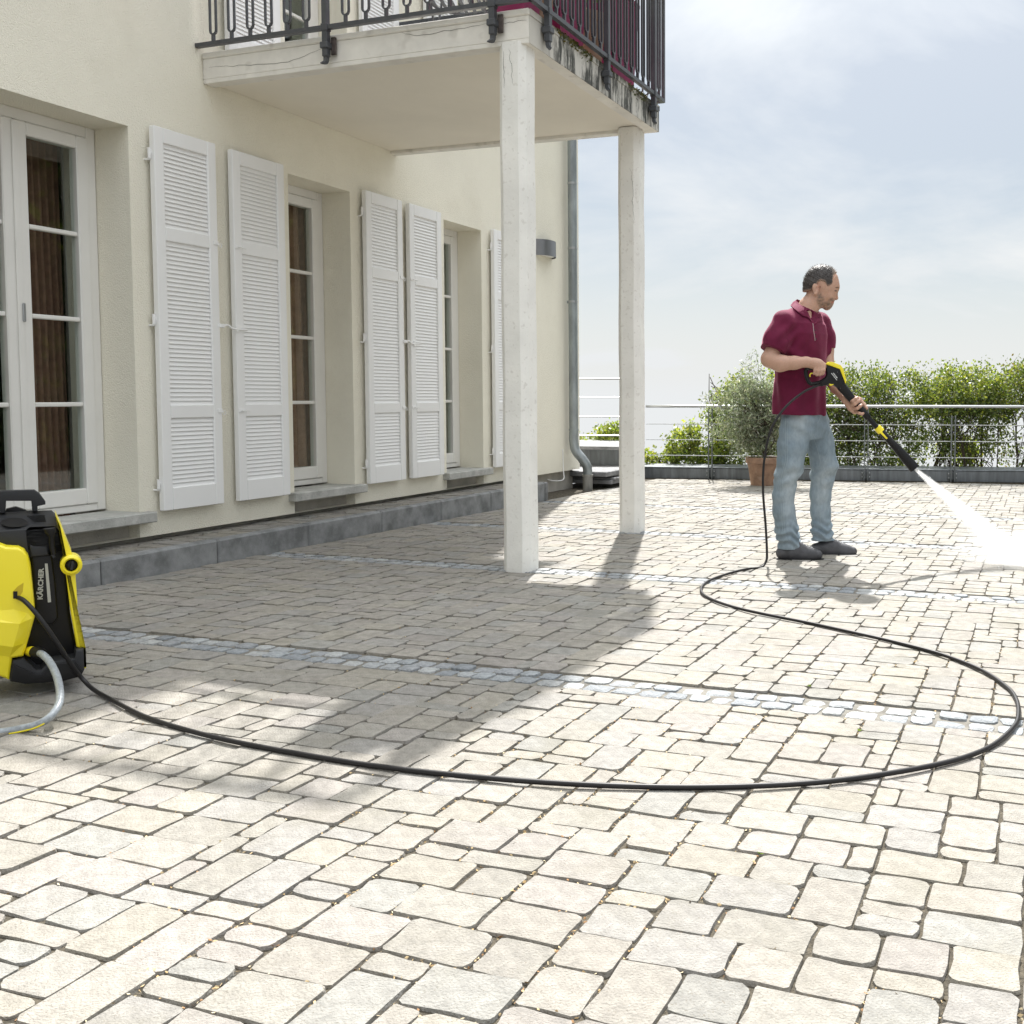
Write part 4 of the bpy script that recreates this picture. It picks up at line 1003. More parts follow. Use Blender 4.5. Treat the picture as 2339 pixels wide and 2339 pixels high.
# right yellow strip, selector ring and dial
wpart('right_strip', [(0.0348,-0.12,0.5877), (0.0484,-0.12,0.5524), (0.0775,-0.12,0.455), (0.0865,-0.12,0.3788), (0.0892,-0.12,0.2897), (0.0865,-0.12,0.2258), (0.0954,-0.12,0.1705), (0.105,-0.12,0.134), (0.1077,-0.12,0.0851), (0.1054,-0.12,0.0633), (0.1024,-0.12,0.0638), (0.1024,-0.12,0.13), (0.0817,-0.12,0.1401), (0.069,-0.12,0.254), (0.0608,-0.12,0.3595), (0.0542,-0.12,0.457), (0.042,-0.12,0.5413)], -.115, .03, .006, m_yellow, ang=45)
def ring(name, c, r0, r1, y0, y1, mat, parent, n=36):
    V = []; F = []
    prof = [(r0, y1), (r0, y0 + .004), (r0 + .004, y0), (r1 - .008, y0), (r1, y0 + .008), (r1, y1)]
    for rr, yy in prof:
        for k in range(n):
            a = 2 * math.pi * k / n; V.append((c[0] + rr * math.cos(a), yy, c[2] + rr * 1.08 * math.sin(a)))
    for i in range(len(prof) - 1):
        for k in range(n):
            a, b = i * n + k, i * n + (k + 1) % n; F.append((a, b, b + n, a + n))
    o = MB().add(V, F).build(name, mat, parent); return smooth_by_angle(o, 40)
RC = (0.0749,-0.13,0.4161)
ring('selector_ring', RC, .0185, .0315, -.14, -.06, m_yellow, wa)
dial = ring('dial', (RC[0] + .001, 0, RC[2] + .001), .0004, .0185, -.136, -.07, m_black, wa)
MB().slab([(RC[0] - .004, RC[2] - .014), (RC[0] + .001, RC[2] + .013), (RC[0] + .007, RC[2] + .012), (RC[0] + .003, RC[2] - .015)], -.146, -.1355, .002).build('dial_grip', m_dgrey, dial)
# base
wpart('base', [(-0.096,-0.15,0.126), (-0.0651,-0.15,0.1317), (-0.0321,-0.15,0.0857), (-0.0202,-0.15,0.0839), (0.0009,-0.15,0.1068), (0.0742,-0.15,0.1096), (0.0787,-0.15,0.1366), (0.1016,-0.15,0.1364), (0.1015,-0.15,0.0664), (0.0922,-0.15,0.0473), (0.0476,-0.15,0.0394), (-0.0089,-0.15,0.0398), (-0.063,-0.15,0.0445), (-0.1037,-0.15,0.0592), (-0.1041,-0.15,0.0847)], -.145, .14, .008, m_dgrey)
wpart('base_front', [(-0.0949,-0.15,0.1174), (-0.0313,-0.15,0.0727), (-0.017,-0.15,0.0706), (0.0079,-0.15,0.0986), (0.0764,-0.15,0.0991), (0.0977,-0.15,0.064), (0.0898,-0.15,0.0476), (0.0476,-0.15,0.0408), (-0.0094,-0.15,0.0422), (-0.063,-0.15,0.046), (-0.1013,-0.15,0.0603)], -.149, -.1455, .003, m_black)
# carrying handle
o = wpart('handle', [(-0.1537,0.06,0.6471), (-0.1173,0.06,0.6555), (-0.0215,0.06,0.6537), (-0.0069,0.06,0.6411), (0.0098,0.06,0.612), (0.0095,0.06,0.603), (-0.0132,0.06,0.5984), (-0.0137,0.06,0.5806), (-0.0287,0.06,0.5815), (-0.0307,0.06,0.6172), (-0.1014,0.06,0.621), (-0.1045,0.06,0.5802), (-0.1197,0.06,0.5811), (-0.1212,0.06,0.6104), (-0.1547,0.06,0.6152)], .052, .084, .003, m_dgrey)
wpart('hose_reel', [(-0.1058,0.09,0.5803), (-0.103,0.09,0.5905), (-0.0757,0.09,0.5963), (-0.0488,0.09,0.5843), (-0.0415,0.09,0.5764)], .091, .12, .004, m_black)
# logo: raised lettering and silver bar
tm = text_mesh('logo', 'KÄRCHER', .0172, .0012, .0006)
lo = link('logo', tm, m_silver, wa)
LC = (-0.0113,-0.1,0.3562)
lo.matrix_basis = Matrix.Translation((LC[0], -.0935, LC[2])) @ Matrix.Rotation(R(3.5), 4, 'Y') @ Matrix.Rotation(R(-90), 4, 'Y') @ Matrix.Rotation(R(90), 4, 'X') @ Matrix.Diagonal((1.33, 1.15, 1, 1))
MB().slab(px2([(0.0015,-0.1,0.4227), (0.0094,-0.1,0.422), (0.0154,-0.1,0.2942), (0.0062,-0.1,0.2938)]), -.0945, -.0921, 0).build('silver_bar', m_silver, wa)
# water inlet with quick connector
IC = (-0.0423,-0.13,0.1456); JC = (-0.0197,-0.17,0.1426)
o = MB().tube([(-0.0515,-0.06,0.1319), (-0.0459,-0.13,0.1461), (-0.0325,-0.165,0.1504)], [.014, .0165, .0165], 18).build('connector', m_yellow, wa); smooth_by_angle(o, 40)
o = MB().tube([(-0.0349,-0.16,0.1496), (-0.0207,-0.185,0.1488), (-0.0113,-0.2,0.1451)], [.0178, .0178, .015], 18).build('connector_nut', m_black, wa); smooth_by_angle(o, 40)

# clear garden hose feeding the washer
def hosemat():
    m = M('clear_braided_hose', (.30, .33, .355), .28, var=.22, vs=90, spec=.6)
    t = m.node_tree; b = t.nodes['Principled BSDF']
    return m
m_ghose = hosemat()
gh = [(-3.0295,2.3846,0.1782), (-2.9674,2.3533,0.1824), (-2.9221,2.3374,0.1706), (-2.8684,2.3138,0.1467), (-2.8035,2.2729,0.1226), (-2.7384,2.2215,0.1029), (-2.7022,2.1812,0.088), (-2.6925,2.1474,0.0705), (-2.7161,2.1286,0.0544), (-2.7583,2.1139,0.0429), (-2.8086,2.0857,0.0346), (-2.8456,2.0357,0.0324)]
o = MB().tube(curve_pts(gh, 8), .0112, 14).build('garden_hose', m_ghose, smooth=True)
tag(o, 'clear grey garden hose plugged into the washer and running out of the left edge', 'hose')
st_ = MB().tube([p + Vector((.004, -.0095, -.0065)) for p in curve_pts(gh, 8)[58:]], .0024, 6).build('yellow_stripe', m_yellow, o)

# ---------------------------------------------------------------- black high pressure hose
HZ = .0088
ground_pts = [(-3.001, 2.546), (-2.778, 2.426), (-2.521, 2.321), (-2.296, 2.262), (-2.09, 2.227), (-1.837, 2.206), (-1.623, 2.198), (-1.431, 2.207), (-1.196, 2.234), (-0.978, 2.278), (-0.772, 2.342), (-0.573, 2.432), (-0.427, 2.528), (-0.28, 2.659), (-0.178, 2.779), (-0.106, 2.916), (-0.058, 3.096), (-0.047, 3.224), (-0.056, 3.391), (-0.09, 3.539), (-0.185, 3.744), (-0.337, 3.924), (-0.518, 4.061), (-0.712, 4.18), (-0.922, 4.3), (-1.146, 4.413), (-1.319, 4.517), (-1.469, 4.653), (-1.571, 4.797), (-1.632, 4.968), (-1.656, 5.168), (-1.629, 5.402), (-1.575, 5.603)]
hp = [(-3.0944,2.3672,0.3562), (-3.0676,2.3554,0.3587), (-3.0353,2.3508,0.3505), (-3.0004,2.3577,0.3164), (-2.9721,2.3782,0.2579), (-2.9619,2.4135,0.1869), (-2.9619,2.4506,0.1233), (-2.9577,2.4838,0.0715), (-2.8984,2.4728,0.0452)]
hp += [(x, y, gz(y) + HZ) for x, y in ground_pts[1:]]
hp += [(-1.5254,5.7485,0.0025), (-1.5067,5.7974,0.032), (-1.5046,5.8087,0.0823), (-1.5176,5.8253,0.2403), (-1.5331,5.8199,0.4474), (-1.5266,5.8222,0.6279), (-1.4934,5.8338,0.795), (-1.443,5.8726,0.8998), (-1.3847,5.9247,0.9742), (-1.3206,5.9895,1.0311), (-1.2583,6.043,1.0626), (-1.2337,6.0516,1.0704)]
o = MB().tube(curve_pts(hp, 7), .0070, 12).build('pressure_hose', m_hose, smooth=True)
tag(o, 'long black high pressure hose looping over the pavers from washer to spray gun', 'hose')

# ---------------------------------------------------------------- spray gun and lance
GX, GY = -1.4079, 6.2662
gun = thing('spray_gun', 'black and yellow spray gun and lance held by the man', 'spray gun', (GX, GY, 0), R(YAW))
def gpart(name, poly, y0, y1, rnd, mat, parent=gun):
    o = MB().slab(px2(poly), y0, y1, rnd).build(name, mat, parent); return smooth_by_angle(o, 35)
GD = -.25
gpart('body', [(0.1151,-0.25,1.1878), (0.1963,-0.25,1.1617), (0.2149,-0.25,1.1174), (0.231,-0.25,1.0757), (0.1973,-0.25,1.0444), (0.1605,-0.25,1.0653), (0.1265,-0.25,1.0679), (0.0899,-0.25,1.0574), (0.0793,-0.25,1.0809), (0.1105,-0.25,1.107), (0.1208,-0.25,1.1279)], -.277, -.223, .007, m_black)
gpart('top_cover', [(0.1098,-0.25,1.1878), (0.1332,-0.25,1.2047), (0.1541,-0.25,1.2021), (0.2013,-0.25,1.1839), (0.2158,-0.25,1.1643), (0.2347,-0.25,1.0966), (0.2336,-0.25,1.0757), (0.2297,-0.25,1.0757), (0.1963,-0.25,1.1604), (0.1177,-0.25,1.1891)], -.280, -.220, .002, m_yellow)
o = MB().tube(curve_pts([(0.1152,-0.25,1.1748), (0.0525,-0.25,1.1669), (0.0055,-0.25,1.1617), (-0.0034,-0.25,1.1383), (0.0086,-0.25,1.0966), (0.0244,-0.25,1.0744), (0.0532,-0.25,1.0757), (0.0897,-0.25,1.0861), (0.1157,-0.25,1.1044)], 6), .0118, 10).build('grip_loop', m_black, gun, smooth=True)
o = MB().tube(curve_pts([(0.0423,-0.25,1.137), (0.0266,-0.25,1.1344), (0.0215,-0.25,1.1253), (0.0229,-0.25,1.1148)], 4), .0045, 8).build('trigger', m_yellow, gun, smooth=True)
gpart('trigger_lock', [(0.1317,-0.25,1.0731), (0.1631,-0.25,1.0705), (0.1422,-0.25,1.0601)], -.279, -.221, .002, m_yellow)
o = MB().tube([(0.0637,-0.25,1.0679), (0.1002,-0.25,1.0783), (0.1263,-0.25,1.0861)], [.012, .0145, .0145], 12).build('hose_socket', m_black, gun, smooth=True)
o = MB().tube([(0.1837,-0.25,1.1018), (0.2102,-0.25,1.0574), (0.2578,-0.25,1.0026), (0.2816,-0.25,0.9739)], [.030, .028, .0255, .0235], 16).build('barrel', m_black, gun); smooth_by_angle(o, 40)
o = MB().tube([(0.2737,-0.25,0.9843), (0.3505,-0.25,0.8954), (0.3743,-0.25,0.8692), (0.377,-0.25,0.8666), (0.4432,-0.25,0.7932)], [.0215, .0205, .019, .0155, .0155], 16).build('lance_tube', m_black, gun); smooth_by_angle(o, 40)
o = MB().tube([(0.426,-0.25,0.8142), (0.4512,-0.25,0.7867)], .0228, 16).build('lance_collar', m_yellow, gun); smooth_by_angle(o, 40)
o = MB().tube([(0.4379,-0.25,0.8011), (0.4963,-0.25,0.7407), (0.5494,-0.25,0.6856), (0.5973,-0.25,0.6304), (0.6532,-0.25,0.5672)], [.0185, .0200, .0255, .0300, .0322], 18).build('nozzle', m_black, gun); smooth_by_angle(o, 40)
gpart('nozzle_tag', [(0.4328,-0.25,0.788), (0.4485,-0.25,0.7906), (0.4857,-0.25,0.7486), (0.4779,-0.25,0.7434)], -.276, -.255, .002, m_yellow)
lm = text_mesh('logo', 'KÄRCHER', .0088, .0006, .0003); m_print = M('white_print', (.75, .75, .74), .5)
lg = link('logo', lm, m_print, gun); GC = (0.1666,-0.25,1.1187)
lg.matrix_basis = Matrix.Translation((GC[0] + .002, -.2782, GC[2] + .003)) @ Matrix.Rotation(R(51), 4, 'Y') @ Matrix.Rotation(R(90), 4, 'X')
b_ = MB().box((-.027, -.0065, 0), (.027, -.0038, .0012)).build('logo_bar', m_print, gun); b_.matrix_basis = Matrix.Translation((GC[0], -.2782, GC[2])) @ Matrix.Rotation(R(51), 4, 'Y') @ Matrix.Rotation(R(90), 4, 'X')
mb = MB()
for c in ((0.0056,-0.25,1.1591), (0.0296,-0.25,1.0783), (0.1821,-0.25,1.1422), (0.103,-0.25,1.0627), (0.1999,-0.25,1.047), (0.2659,-0.25,0.9765)):
    mb.lathe([(.0012, -.001), (.0022, 0), (.0012, .001)], (c[0], -.279, c[2]), 8)
stuff(mb.build('screw', m_rail, gun))

# ---------------------------------------------------------------- water jet
def watermat(name, dens, axis0, axis1, rad0, rad1, kind):
    m = bpy.data.materials.new(name); m.use_nodes = True; t = m.node_tree; t.nodes.clear()
    o = N(t, 'ShaderNodeOutputMaterial'); pv = N(t, 'ShaderNodeVolumePrincipled'); pv.inputs['Color'].default_value = (1, 1, 1, 1); pv.inputs['Anisotropy'].default_value = .5
    pv.inputs['Absorption Color'].default_value = (0, 0, 0, 1)
    c = N(t, 'ShaderNodeTexCoord'); s = N(t, 'ShaderNodeSeparateXYZ'); t.links.new(c.outputs['Object'], s.inputs[0])
    return m, t, o, pv, c, s
A = Vector((-0.7037,6.2472,0.5646)); Bp = Vector((-0.0616,6.3337,-0.0197)); L = (Bp - A).length
dirv = (Bp - A).normalized()
jet_m, t, o_, pv, c, s = watermat('water_jet', 1, 0, 0, 0, 0, '')
# object space: z runs along the jet, x across
def math_(t, op, a, b=None, cl=False):
    n = N(t, 'ShaderNodeMath', operation=op, use_clamp=cl)
    for i, v in enumerate((a, b)):
        if v is None: continue
        if isinstance(v, (int, float)): n.inputs[i].default_value = v
        else: t.links.new(v, n.inputs[i])
    return n.outputs[0]
JR0, JR1 = .012, .125
zz = s.outputs[2]
rad = math_(t, 'ADD', math_(t, 'MULTIPLY', zz, (JR1 - JR0) / L), JR0)
rr = math_(t, 'SQRT', math_(t, 'ADD', math_(t, 'MULTIPLY', s.outputs[0], s.outputs[0]), math_(t, 'MULTIPLY', s.outputs[1], s.outputs[1])))
q = math_(t, 'SUBTRACT', 1.0, math_(t, 'DIVIDE', rr, rad), True)
mp = N(t, 'ShaderNodeMapping'); mp.inputs['Scale'].default_value = (46, 46, 1.4); t.links.new(c.outputs['Object'], mp.inputs[0])
nz = N(t, 'ShaderNodeTexNoise'); nz.inputs['Scale'].default_value = 1.0; nz.inputs['Detail'].default_value = 3; t.links.new(mp.outputs[0], nz.inputs['Vector'])
nf = N(t, 'ShaderNodeMapRange'); nf.inputs[1].default_value = .32; nf.inputs[2].default_value = .68; nf.inputs[3].default_value = .08; nf.inputs[4].default_value = 1.6; t.links.new(nz.outputs[0], nf.inputs[0])
dens = math_(t, 'MULTIPLY', math_(t, 'MULTIPLY', math_(t, 'POWER', q, 1.7), nf.outputs[0]), math_(t, 'DIVIDE', 3.6, rad))
t.links.new(dens, pv.inputs['Density']); t.links.new(pv.outputs[0], o_.inputs['Volume'])
n = 20; V = []
for z, r0 in ((0, JR0), (L, JR1)):
    for k in range(n): a = 6.2832 * k / n; V.append((r0 * 1.02 * math.cos(a), r0 * 1.02 * math.sin(a), z))
F = [(k, (k + 1) % n, n + (k + 1) % n, n + k) for k in range(n)] + [tuple(range(n))[::-1], tuple(n + k for k in range(n))]
jet = MB().add(V, F).build('water_jet', jet_m)
jet.matrix_world = Matrix.Translation(A) @ dirv.to_track_quat('Z', 'Y').to_matrix().to_4x4()
stuff(jet)
# mist where the jet strikes the pavers
mm, t, o_, pv, c, s = watermat('water_mist', 1, 0, 0, 0, 0, '')
rr = N(t, 'ShaderNodeVectorMath', operation='LENGTH'); t.links.new(c.outputs['Object'], rr.inputs[0])
q = math_(t, 'SUBTRACT', 1.0, rr.outputs['Value'], True)
nz = N(t, 'ShaderNodeTexNoise'); nz.inputs['Scale'].default_value = 2.6; nz.inputs['Detail'].default_value = 4; t.links.new(c.outputs['Object'], nz.inputs['Vector'])
nf = N(t, 'ShaderNodeMapRange'); nf.inputs[1].default_value = .38; nf.inputs[2].default_value = .66; nf.inputs[3].default_value = .1; nf.inputs[4].default_value = 1.3; t.links.new(nz.outputs[0], nf.inputs[0])
dens = math_(t, 'MULTIPLY', math_(t, 'MULTIPLY', math_(t, 'POWER', q, 1.6), nf.outputs[0]), 8.0)
t.links.new(dens, pv.inputs['Density']); t.links.new(pv.outputs[0], o_.inputs['Volume'])
bm_v = []; bm_f = []
nu, nv = 20, 10
for j in range(nv + 1):
    for i in range(nu):
        a = 6.2832 * i / nu; b = math.pi * j / nv; bm_v.append((math.sin(b) * math.cos(a), math.sin(b) * math.sin(a), math.cos(b)))
for j in range(nv):
    for i in range(nu): bm_f.append((j * nu + i, (j + 1) * nu + i, (j + 1) * nu + (i + 1) % nu, j * nu + (i + 1) % nu))
mist = MB().add(bm_v, bm_f).build('water_mist', mm); mist.location = (-0.0464,6.392,0.0558); mist.scale = (.58, .42, .19); mist.rotation_euler = (0, 0, R(YAW)); stuff(mist)
# flying droplets round the jet
rgd = np.random.default_rng(77); mb = MB()
q3 = dirv.to_track_quat('Z', 'Y')
for k in range(1500):
    z = L * rgd.beta(2.2, 1.1); r0 = (JR0 + (JR1 - JR0) * z / L) * abs(rgd.normal(0, .62)); a = rgd.uniform(0, 6.28)
    p = A + q3 @ Vector((r0 * math.cos(a), r0 * math.sin(a), z)); s_ = rgd.uniform(.0007, .0018); l_ = s_ * rgd.uniform(2, 7)
    u = q3 @ Vector((1, 0, 0)) * s_; v = q3 @ Vector((0, 1, 0)) * s_; ww = dirv * l_
    mb.add([p - ww, p + u, p + v, p - u, p - v, p + ww], [(0, 2, 1), (0, 3, 2), (0, 4, 3), (0, 1, 4), (5, 1, 2), (5, 2, 3), (5, 3, 4), (5, 4, 1)])
for k in range(700):
    p = Vector((-0.0871,6.3566,0.0145)) + Vector((rgd.normal(0, .26), rgd.normal(0, .2), abs(rgd.normal(0, .06)))); s_ = rgd.uniform(.0008, .0022)
    mb.add([p + Vector(d) * s_ for d in ((0, 0, -1), (1, 0, 0), (0, 1, 0), (-1, 0, 0), (0, -1, 0), (0, 0, 1))], [(0, 2, 1), (0, 3, 2), (0, 4, 3), (0, 1, 4), (5, 1, 2), (5, 2, 3), (5, 3, 4), (5, 4, 1)])
m_drop = M('water_drop', (.9, .93, .95), .15)
stuff(mb.build('water_droplets', m_drop))

# ---------------------------------------------------------------- the man
class Field:
    """signed distance samples on a grid; shapes are blended in locally, then turned into one skin"""
    def __init__(s, lo, hi, h):
        s.lo = np.array(lo, float); s.h = h; s.n = np.ceil((np.array(hi) - s.lo) / h).astype(int) + 1
        s.d = np.full(s.n, .2, np.float32)
    def block(s, lo, hi, pad):
        a = np.clip(np.floor((np.minimum(lo, hi) - pad - s.lo) / s.h).astype(int), 0, s.n); b = np.clip(np.ceil((np.maximum(lo, hi) + pad - s.lo) / s.h).astype(int) + 1, 0, s.n)
        sl_ = tuple(slice(int(i), int(j)) for i, j in zip(a, b))
        g = [s.lo[k] + s.h * np.arange(a[k], b[k], dtype=np.float32) for k in range(3)]
        return sl_, np.meshgrid(*g, indexing='ij')
    def mix(s, sl_, d, k, mode='add'):
        v = s.d[sl_]
        if mode == 'cut': s.d[sl_] = np.maximum(v, -d); return
        if k <= 0: s.d[sl_] = np.minimum(v, d); return
        t = np.clip(.5 + .5 * (v - d) / k, 0, 1); s.d[sl_] = v * (1 - t) + d * t - k * t * (1 - t)
    def cone(s, a, b, ra, rb, k=.02, sy=1.0, mode='add'):
        """round cone; sy flattens it across the depth direction"""
        a = np.array(a, float); b = np.array(b, float); m = max(ra, rb) * max(1, sy) + k + .02
        sl_, (X, Y, Z) = s.block(np.minimum(a, b), np.maximum(a, b), m)
        ab = b - a; L = float(ab @ ab) + 1e-9
        t = np.clip(((X - a[0]) * ab[0] + (Y - a[1]) * ab[1] + (Z - a[2]) * ab[2]) / L, 0, 1)
        d = np.sqrt((X - a[0] - t * ab[0]) ** 2 + ((Y - a[1] - t * ab[1]) / sy) ** 2 + (Z - a[2] - t * ab[2]) ** 2) - (ra + t * (rb - ra))
        s.mix(sl_, d * min(1, sy), k, mode)
    def chain(s, pts, rad, k=.02, sy=1.0):
        for i in range(len(pts) - 1): s.cone(pts[i], pts[i + 1], rad[i], rad[i + 1], k, sy)
    def ell(s, c, r, k=.02, tilt=0.0, mode='add'):
        c = np.array(c, float); r = np.array(r, float); m = r.max() + k + .02
        sl_, (X, Y, Z) = s.block(c, c, m); x, y, z = X - c[0], Y - c[1], Z - c[2]
        if tilt: x, z = x * math.cos(tilt) + z * math.sin(tilt), -x * math.sin(tilt) + z * math.cos(tilt)
        q = np.sqrt((x / r[0]) ** 2 + (y / r[1]) ** 2 + (z / r[2]) ** 2); g = np.sqrt((x / r[0] ** 2) ** 2 + (y / r[1] ** 2) ** 2 + (z / r[2] ** 2) ** 2) + 1e-6
        s.mix(sl_, q * (q - 1) / g, k, mode)
    def loft(s, secs, ang, k=.02, pw=2.3):
        """stack of rounded sections (centre, half width across, half depth) turned by ang about z; sorted by z"""
        secs = sorted(secs, key=lambda q: q[0][2]); zs = [q[0][2] for q in secs]
        R_ = max(max(q[1], q[2]) for q in secs); lo = np.array([min(q[0][i] for q in secs) for i in range(3)]); hi = np.array([max(q[0][i] for q in secs) for i in range(3)])
        sl_, (X, Y, Z) = s.block(lo - [R_, R_, 0], hi + [R_, R_, 0], k + .02)
        z1 = np.clip(Z, zs[0], zs[-1]); I = lambda f: np.interp(z1, zs, [f(q) for q in secs]).astype(np.float32)
        x = X - I(lambda q: q[0][0]); y = Y - I(lambda q: q[0][1]); a = I(lambda q: q[1]); b = I(lambda q: q[2])
        u = x * math.cos(ang) + y * math.sin(ang); v = -x * math.sin(ang) + y * math.cos(ang)
        rr = (np.abs(u / b) ** pw + np.abs(v / a) ** pw) ** (1 / pw)
        d = (rr - 1) * np.minimum(a, b); dz = np.maximum(zs[0] - Z, Z - zs[-1])
        d = np.where(dz > 0, np.sqrt(np.maximum(d, 0) ** 2 + dz ** 2), d); s.mix(sl_, d, k)
    def ripple(s, fn):
        X, Y, Z = np.meshgrid(*[s.lo[k] + s.h * np.arange(s.n[k], dtype=np.float32) for k in range(3)], indexing='ij')
        near = np.abs(s.d) < .04; s.d[near] += fn(X[near], Y[near], Z[near]).astype(np.float32)
    def below(s, fn):
        X, Y, Z = np.meshgrid(*[s.lo[k] + s.h * np.arange(s.n[k], dtype=np.float32) for k in range(3)], indexing='ij')
        s.d = np.maximum(s.d, fn(X, Y, Z).astype(np.float32))
    def skin(s):
        d = s.d; I = d < 0; n = d.shape
        cs = np.zeros(tuple(k - 1 for k in n) + (3,), np.float32); cnt = np.zeros(tuple(k - 1 for k in n), np.float32)
        c8 = [(i, j, k) for i in (0, 1) for j in (0, 1) for k in (0, 1)]
        sl = lambda o: tuple(slice(o[q], n[q] - 1 + o[q]) for q in range(3))
        tot = sum(I[sl(o)].astype(np.int8) for o in c8); act = (tot > 0) & (tot < 8); ids = np.argwhere(act)
        D = {o: d[sl(o)][act] for o in c8}
        P = np.zeros((len(ids), 3)); C = np.zeros(len(ids))
        for a in c8:
            for ax in range(3):
                if a[ax]: continue
                b = list(a); b[ax] = 1; b = tuple(b); da, db = D[a], D[b]; m = (da < 0) != (db < 0)
                t = np.where(m, da / np.where(m, da - db, 1), 0); p = np.zeros((len(ids), 3)); p[:] = a; p[:, ax] = t
                P[m] += p[m]; C[m] += 1
        V = s.lo + s.h * (ids + P / C[:, None])
        idx = np.full(act.shape, -1, np.int64); idx[act] = np.arange(len(ids)); F = []
        for ax in range(3):
            o1, o2 = [q for q in range(3) if q != ax]
            a_ = [slice(None)] * 3; b_ = [slice(None)] * 3; a_[ax] = slice(0, -1); b_[ax] = slice(1, None)
            ch = I[tuple(a_)] != I[tuple(b_)]; e = np.argwhere(ch); e = e[(e[:, o1] > 0) & (e[:, o2] > 0) & (e[:, o1] < n[o1] - 1) & (e[:, o2] < n[o2] - 1)]
            ins = I[tuple(e.T)]
            def cell(i, j):
                q = e.copy(); q[:, o1] -= i; q[:, o2] -= j; return idx[tuple(q.T)]
            f = np.stack([cell(1, 1), cell(0, 1), cell(0, 0), cell(1, 0)], 1)
            flip = ins if ax != 1 else ~ins
            f[~flip] = f[~flip][:, ::-1]; F.append(f)
        F = np.concatenate(F); F = F[(F >= 0).all(1)]
        # light smoothing
        E = np.concatenate([F[:, [0, 1]], F[:, [1, 2]], F[:, [2, 3]], F[:, [3, 0]]])
        for lam in (.5, -.52, .5, -.52):
            A = np.zeros_like(V); nC = np.zeros(len(V)); np.add.at(A, E[:, 0], V[E[:, 1]]); np.add.at(A, E[:, 1], V[E[:, 0]]); np.add.at(nC, E[:, 0], 1); np.add.at(nC, E[:, 1], 1)
            V = V + lam * (A / np.maximum(nC, 1)[:, None] - V)
        return V, F

man = thing('person', 'man in wine red polo shirt and pale jeans aiming a spray lance', 'person', (GX, GY, 0), R(YAW))
PXM = 6.38 / 2339
def vnoise(x, y, z, f, seed=0):
    return np.sin(x * f * 1.3 + seed) * np.sin(y * f * 1.1 + seed * 2.1) + np.sin(z * f + x * f * .6 + seed * 1.7) * .7 + np.sin((x - z) * f * 1.9 + seed) * .4
FACE = R(-30)      # chest turned a little towards the camera

# -- body: head, neck, trunk, arms and hands as one skin
B = Field((-.34, -.42, .55), (.52, .36, 1.86), .0036)
B.ell((0.1215,0,1.6999), (.102, .076, .102), .0, tilt=R(-18))
B.ell((0.1461,0,1.6623), (.072, .066, .085), .02, tilt=R(-10))
B.cone((0.125,0,1.595), (0.1551,0,1.56), .050, .028, .03, sy=1.0)
B.cone((0.1839,0,1.6757), (0.1657,0,1.5816), .040, .030, .025, sy=1.25)
B.cone((0.1755,0,1.716), (0.1948,0,1.673), .045, .030, .02, sy=1.35)
for sy_ in (-1, 1):
    B.cone((0.212,-0.012,1.6597) if sy_ < 0 else (0.2156,0.012,1.6622), (0.1837,-0.04,1.6554) if sy_ < 0 else (0.1953,0.04,1.6637), .008, .009, .012)
    B.ell((0.1648,-0.043,1.6124) if sy_ < 0 else (0.177,0.043,1.6207), (.02, .016, .02), .018)
    B.ell((0.1907,-0.03,1.6364) if sy_ < 0 else (0.1994,0.03,1.6424), (.012, .011, .010), .004)
B.cone((0.2058,0,1.6542), (0.2129,0,1.6058), .0085, .0125, .010)
B.ell((0.1981,-0.009,1.5996), (.009, .007, .007), .006); B.ell((0.2008,0.009,1.6013), (.009, .007, .007), .006)
B.ell((0.1766,0,1.5829), (.014, .024, .008), .007); B.ell((0.174,0,1.5654), (.013, .021, .008), .007)
B.ell((0.1551,0,1.552), (.019, .022, .018), .012)
# ear
B.ell((0.0741,-0.076,1.6544), (.020, .010, .034), .006, tilt=R(12)); B.ell((0.0936,0.076,1.6701), (.020, .010, .034), .006, tilt=R(12))
B.ell((0.0805,-0.088,1.6558), (.009, .008, .018), 0, mode='cut')
B.ell((0.0739,-0.079,1.6249), (.012, .008, .010), .006)
# neck and trunk
B.cone((0.0762,0,1.6004), (0.0386,0,1.5466), .057, .058, .03); B.cone((0.0386,0,1.5466), (0.0119,0,1.4954), .058, .075, .03)
B.loft([((-0.0115,0,0.9048), .165, .115), ((-0.0072,0,1.0951), .155, .11), ((-0.003,0,1.2848), .17, .115), ((-0.0011,0,1.4064), .175, .115), ((0.0011,0,1.4792), .13, .08)], FACE, .03)
# near (right) arm
B.chain([(-0.1229,-0.16,1.4225), (-0.22,-0.225,1.2277)], [.043, .046], .02)
B.chain([(-0.2199,-0.225,1.2173), (-0.1552,-0.235,1.1961), (-0.0704,-0.25,1.1982), (-0.0006,-0.255,1.2032)], [.048, .049, .038, .029], .02)
B.cone((-0.0006,-0.255,1.2032), (0.0657,-0.268,1.1872), .029, .036, .015, sy=.75)
B.cone((0.0448,-0.268,1.1976), (0.097,-0.268,1.1794), .026, .022, .012, sy=.9)
B.chain([(0.102,-0.279,1.1778), (0.1007,-0.286,1.1556), (0.0971,-0.279,1.135), (0.0956,-0.262,1.1302)], [.0105, .0098, .0088, .008], .004)
B.chain([(0.0846,-0.283,1.1764), (0.0828,-0.288,1.1504), (0.0789,-0.28,1.1285), (0.0774,-0.262,1.125)], [.0108, .010, .009, .008], .004)
B.chain([(0.0677,-0.283,1.1764), (0.0646,-0.288,1.1491), (0.0607,-0.28,1.1272), (0.0591,-0.262,1.125)], [.0105, .0098, .0088, .008], .004)
B.chain([(0.0512,-0.28,1.1791), (0.047,-0.284,1.1531), (0.0441,-0.277,1.1351), (0.0434,-0.262,1.1328)], [.0095, .009, .008, .0075], .004)
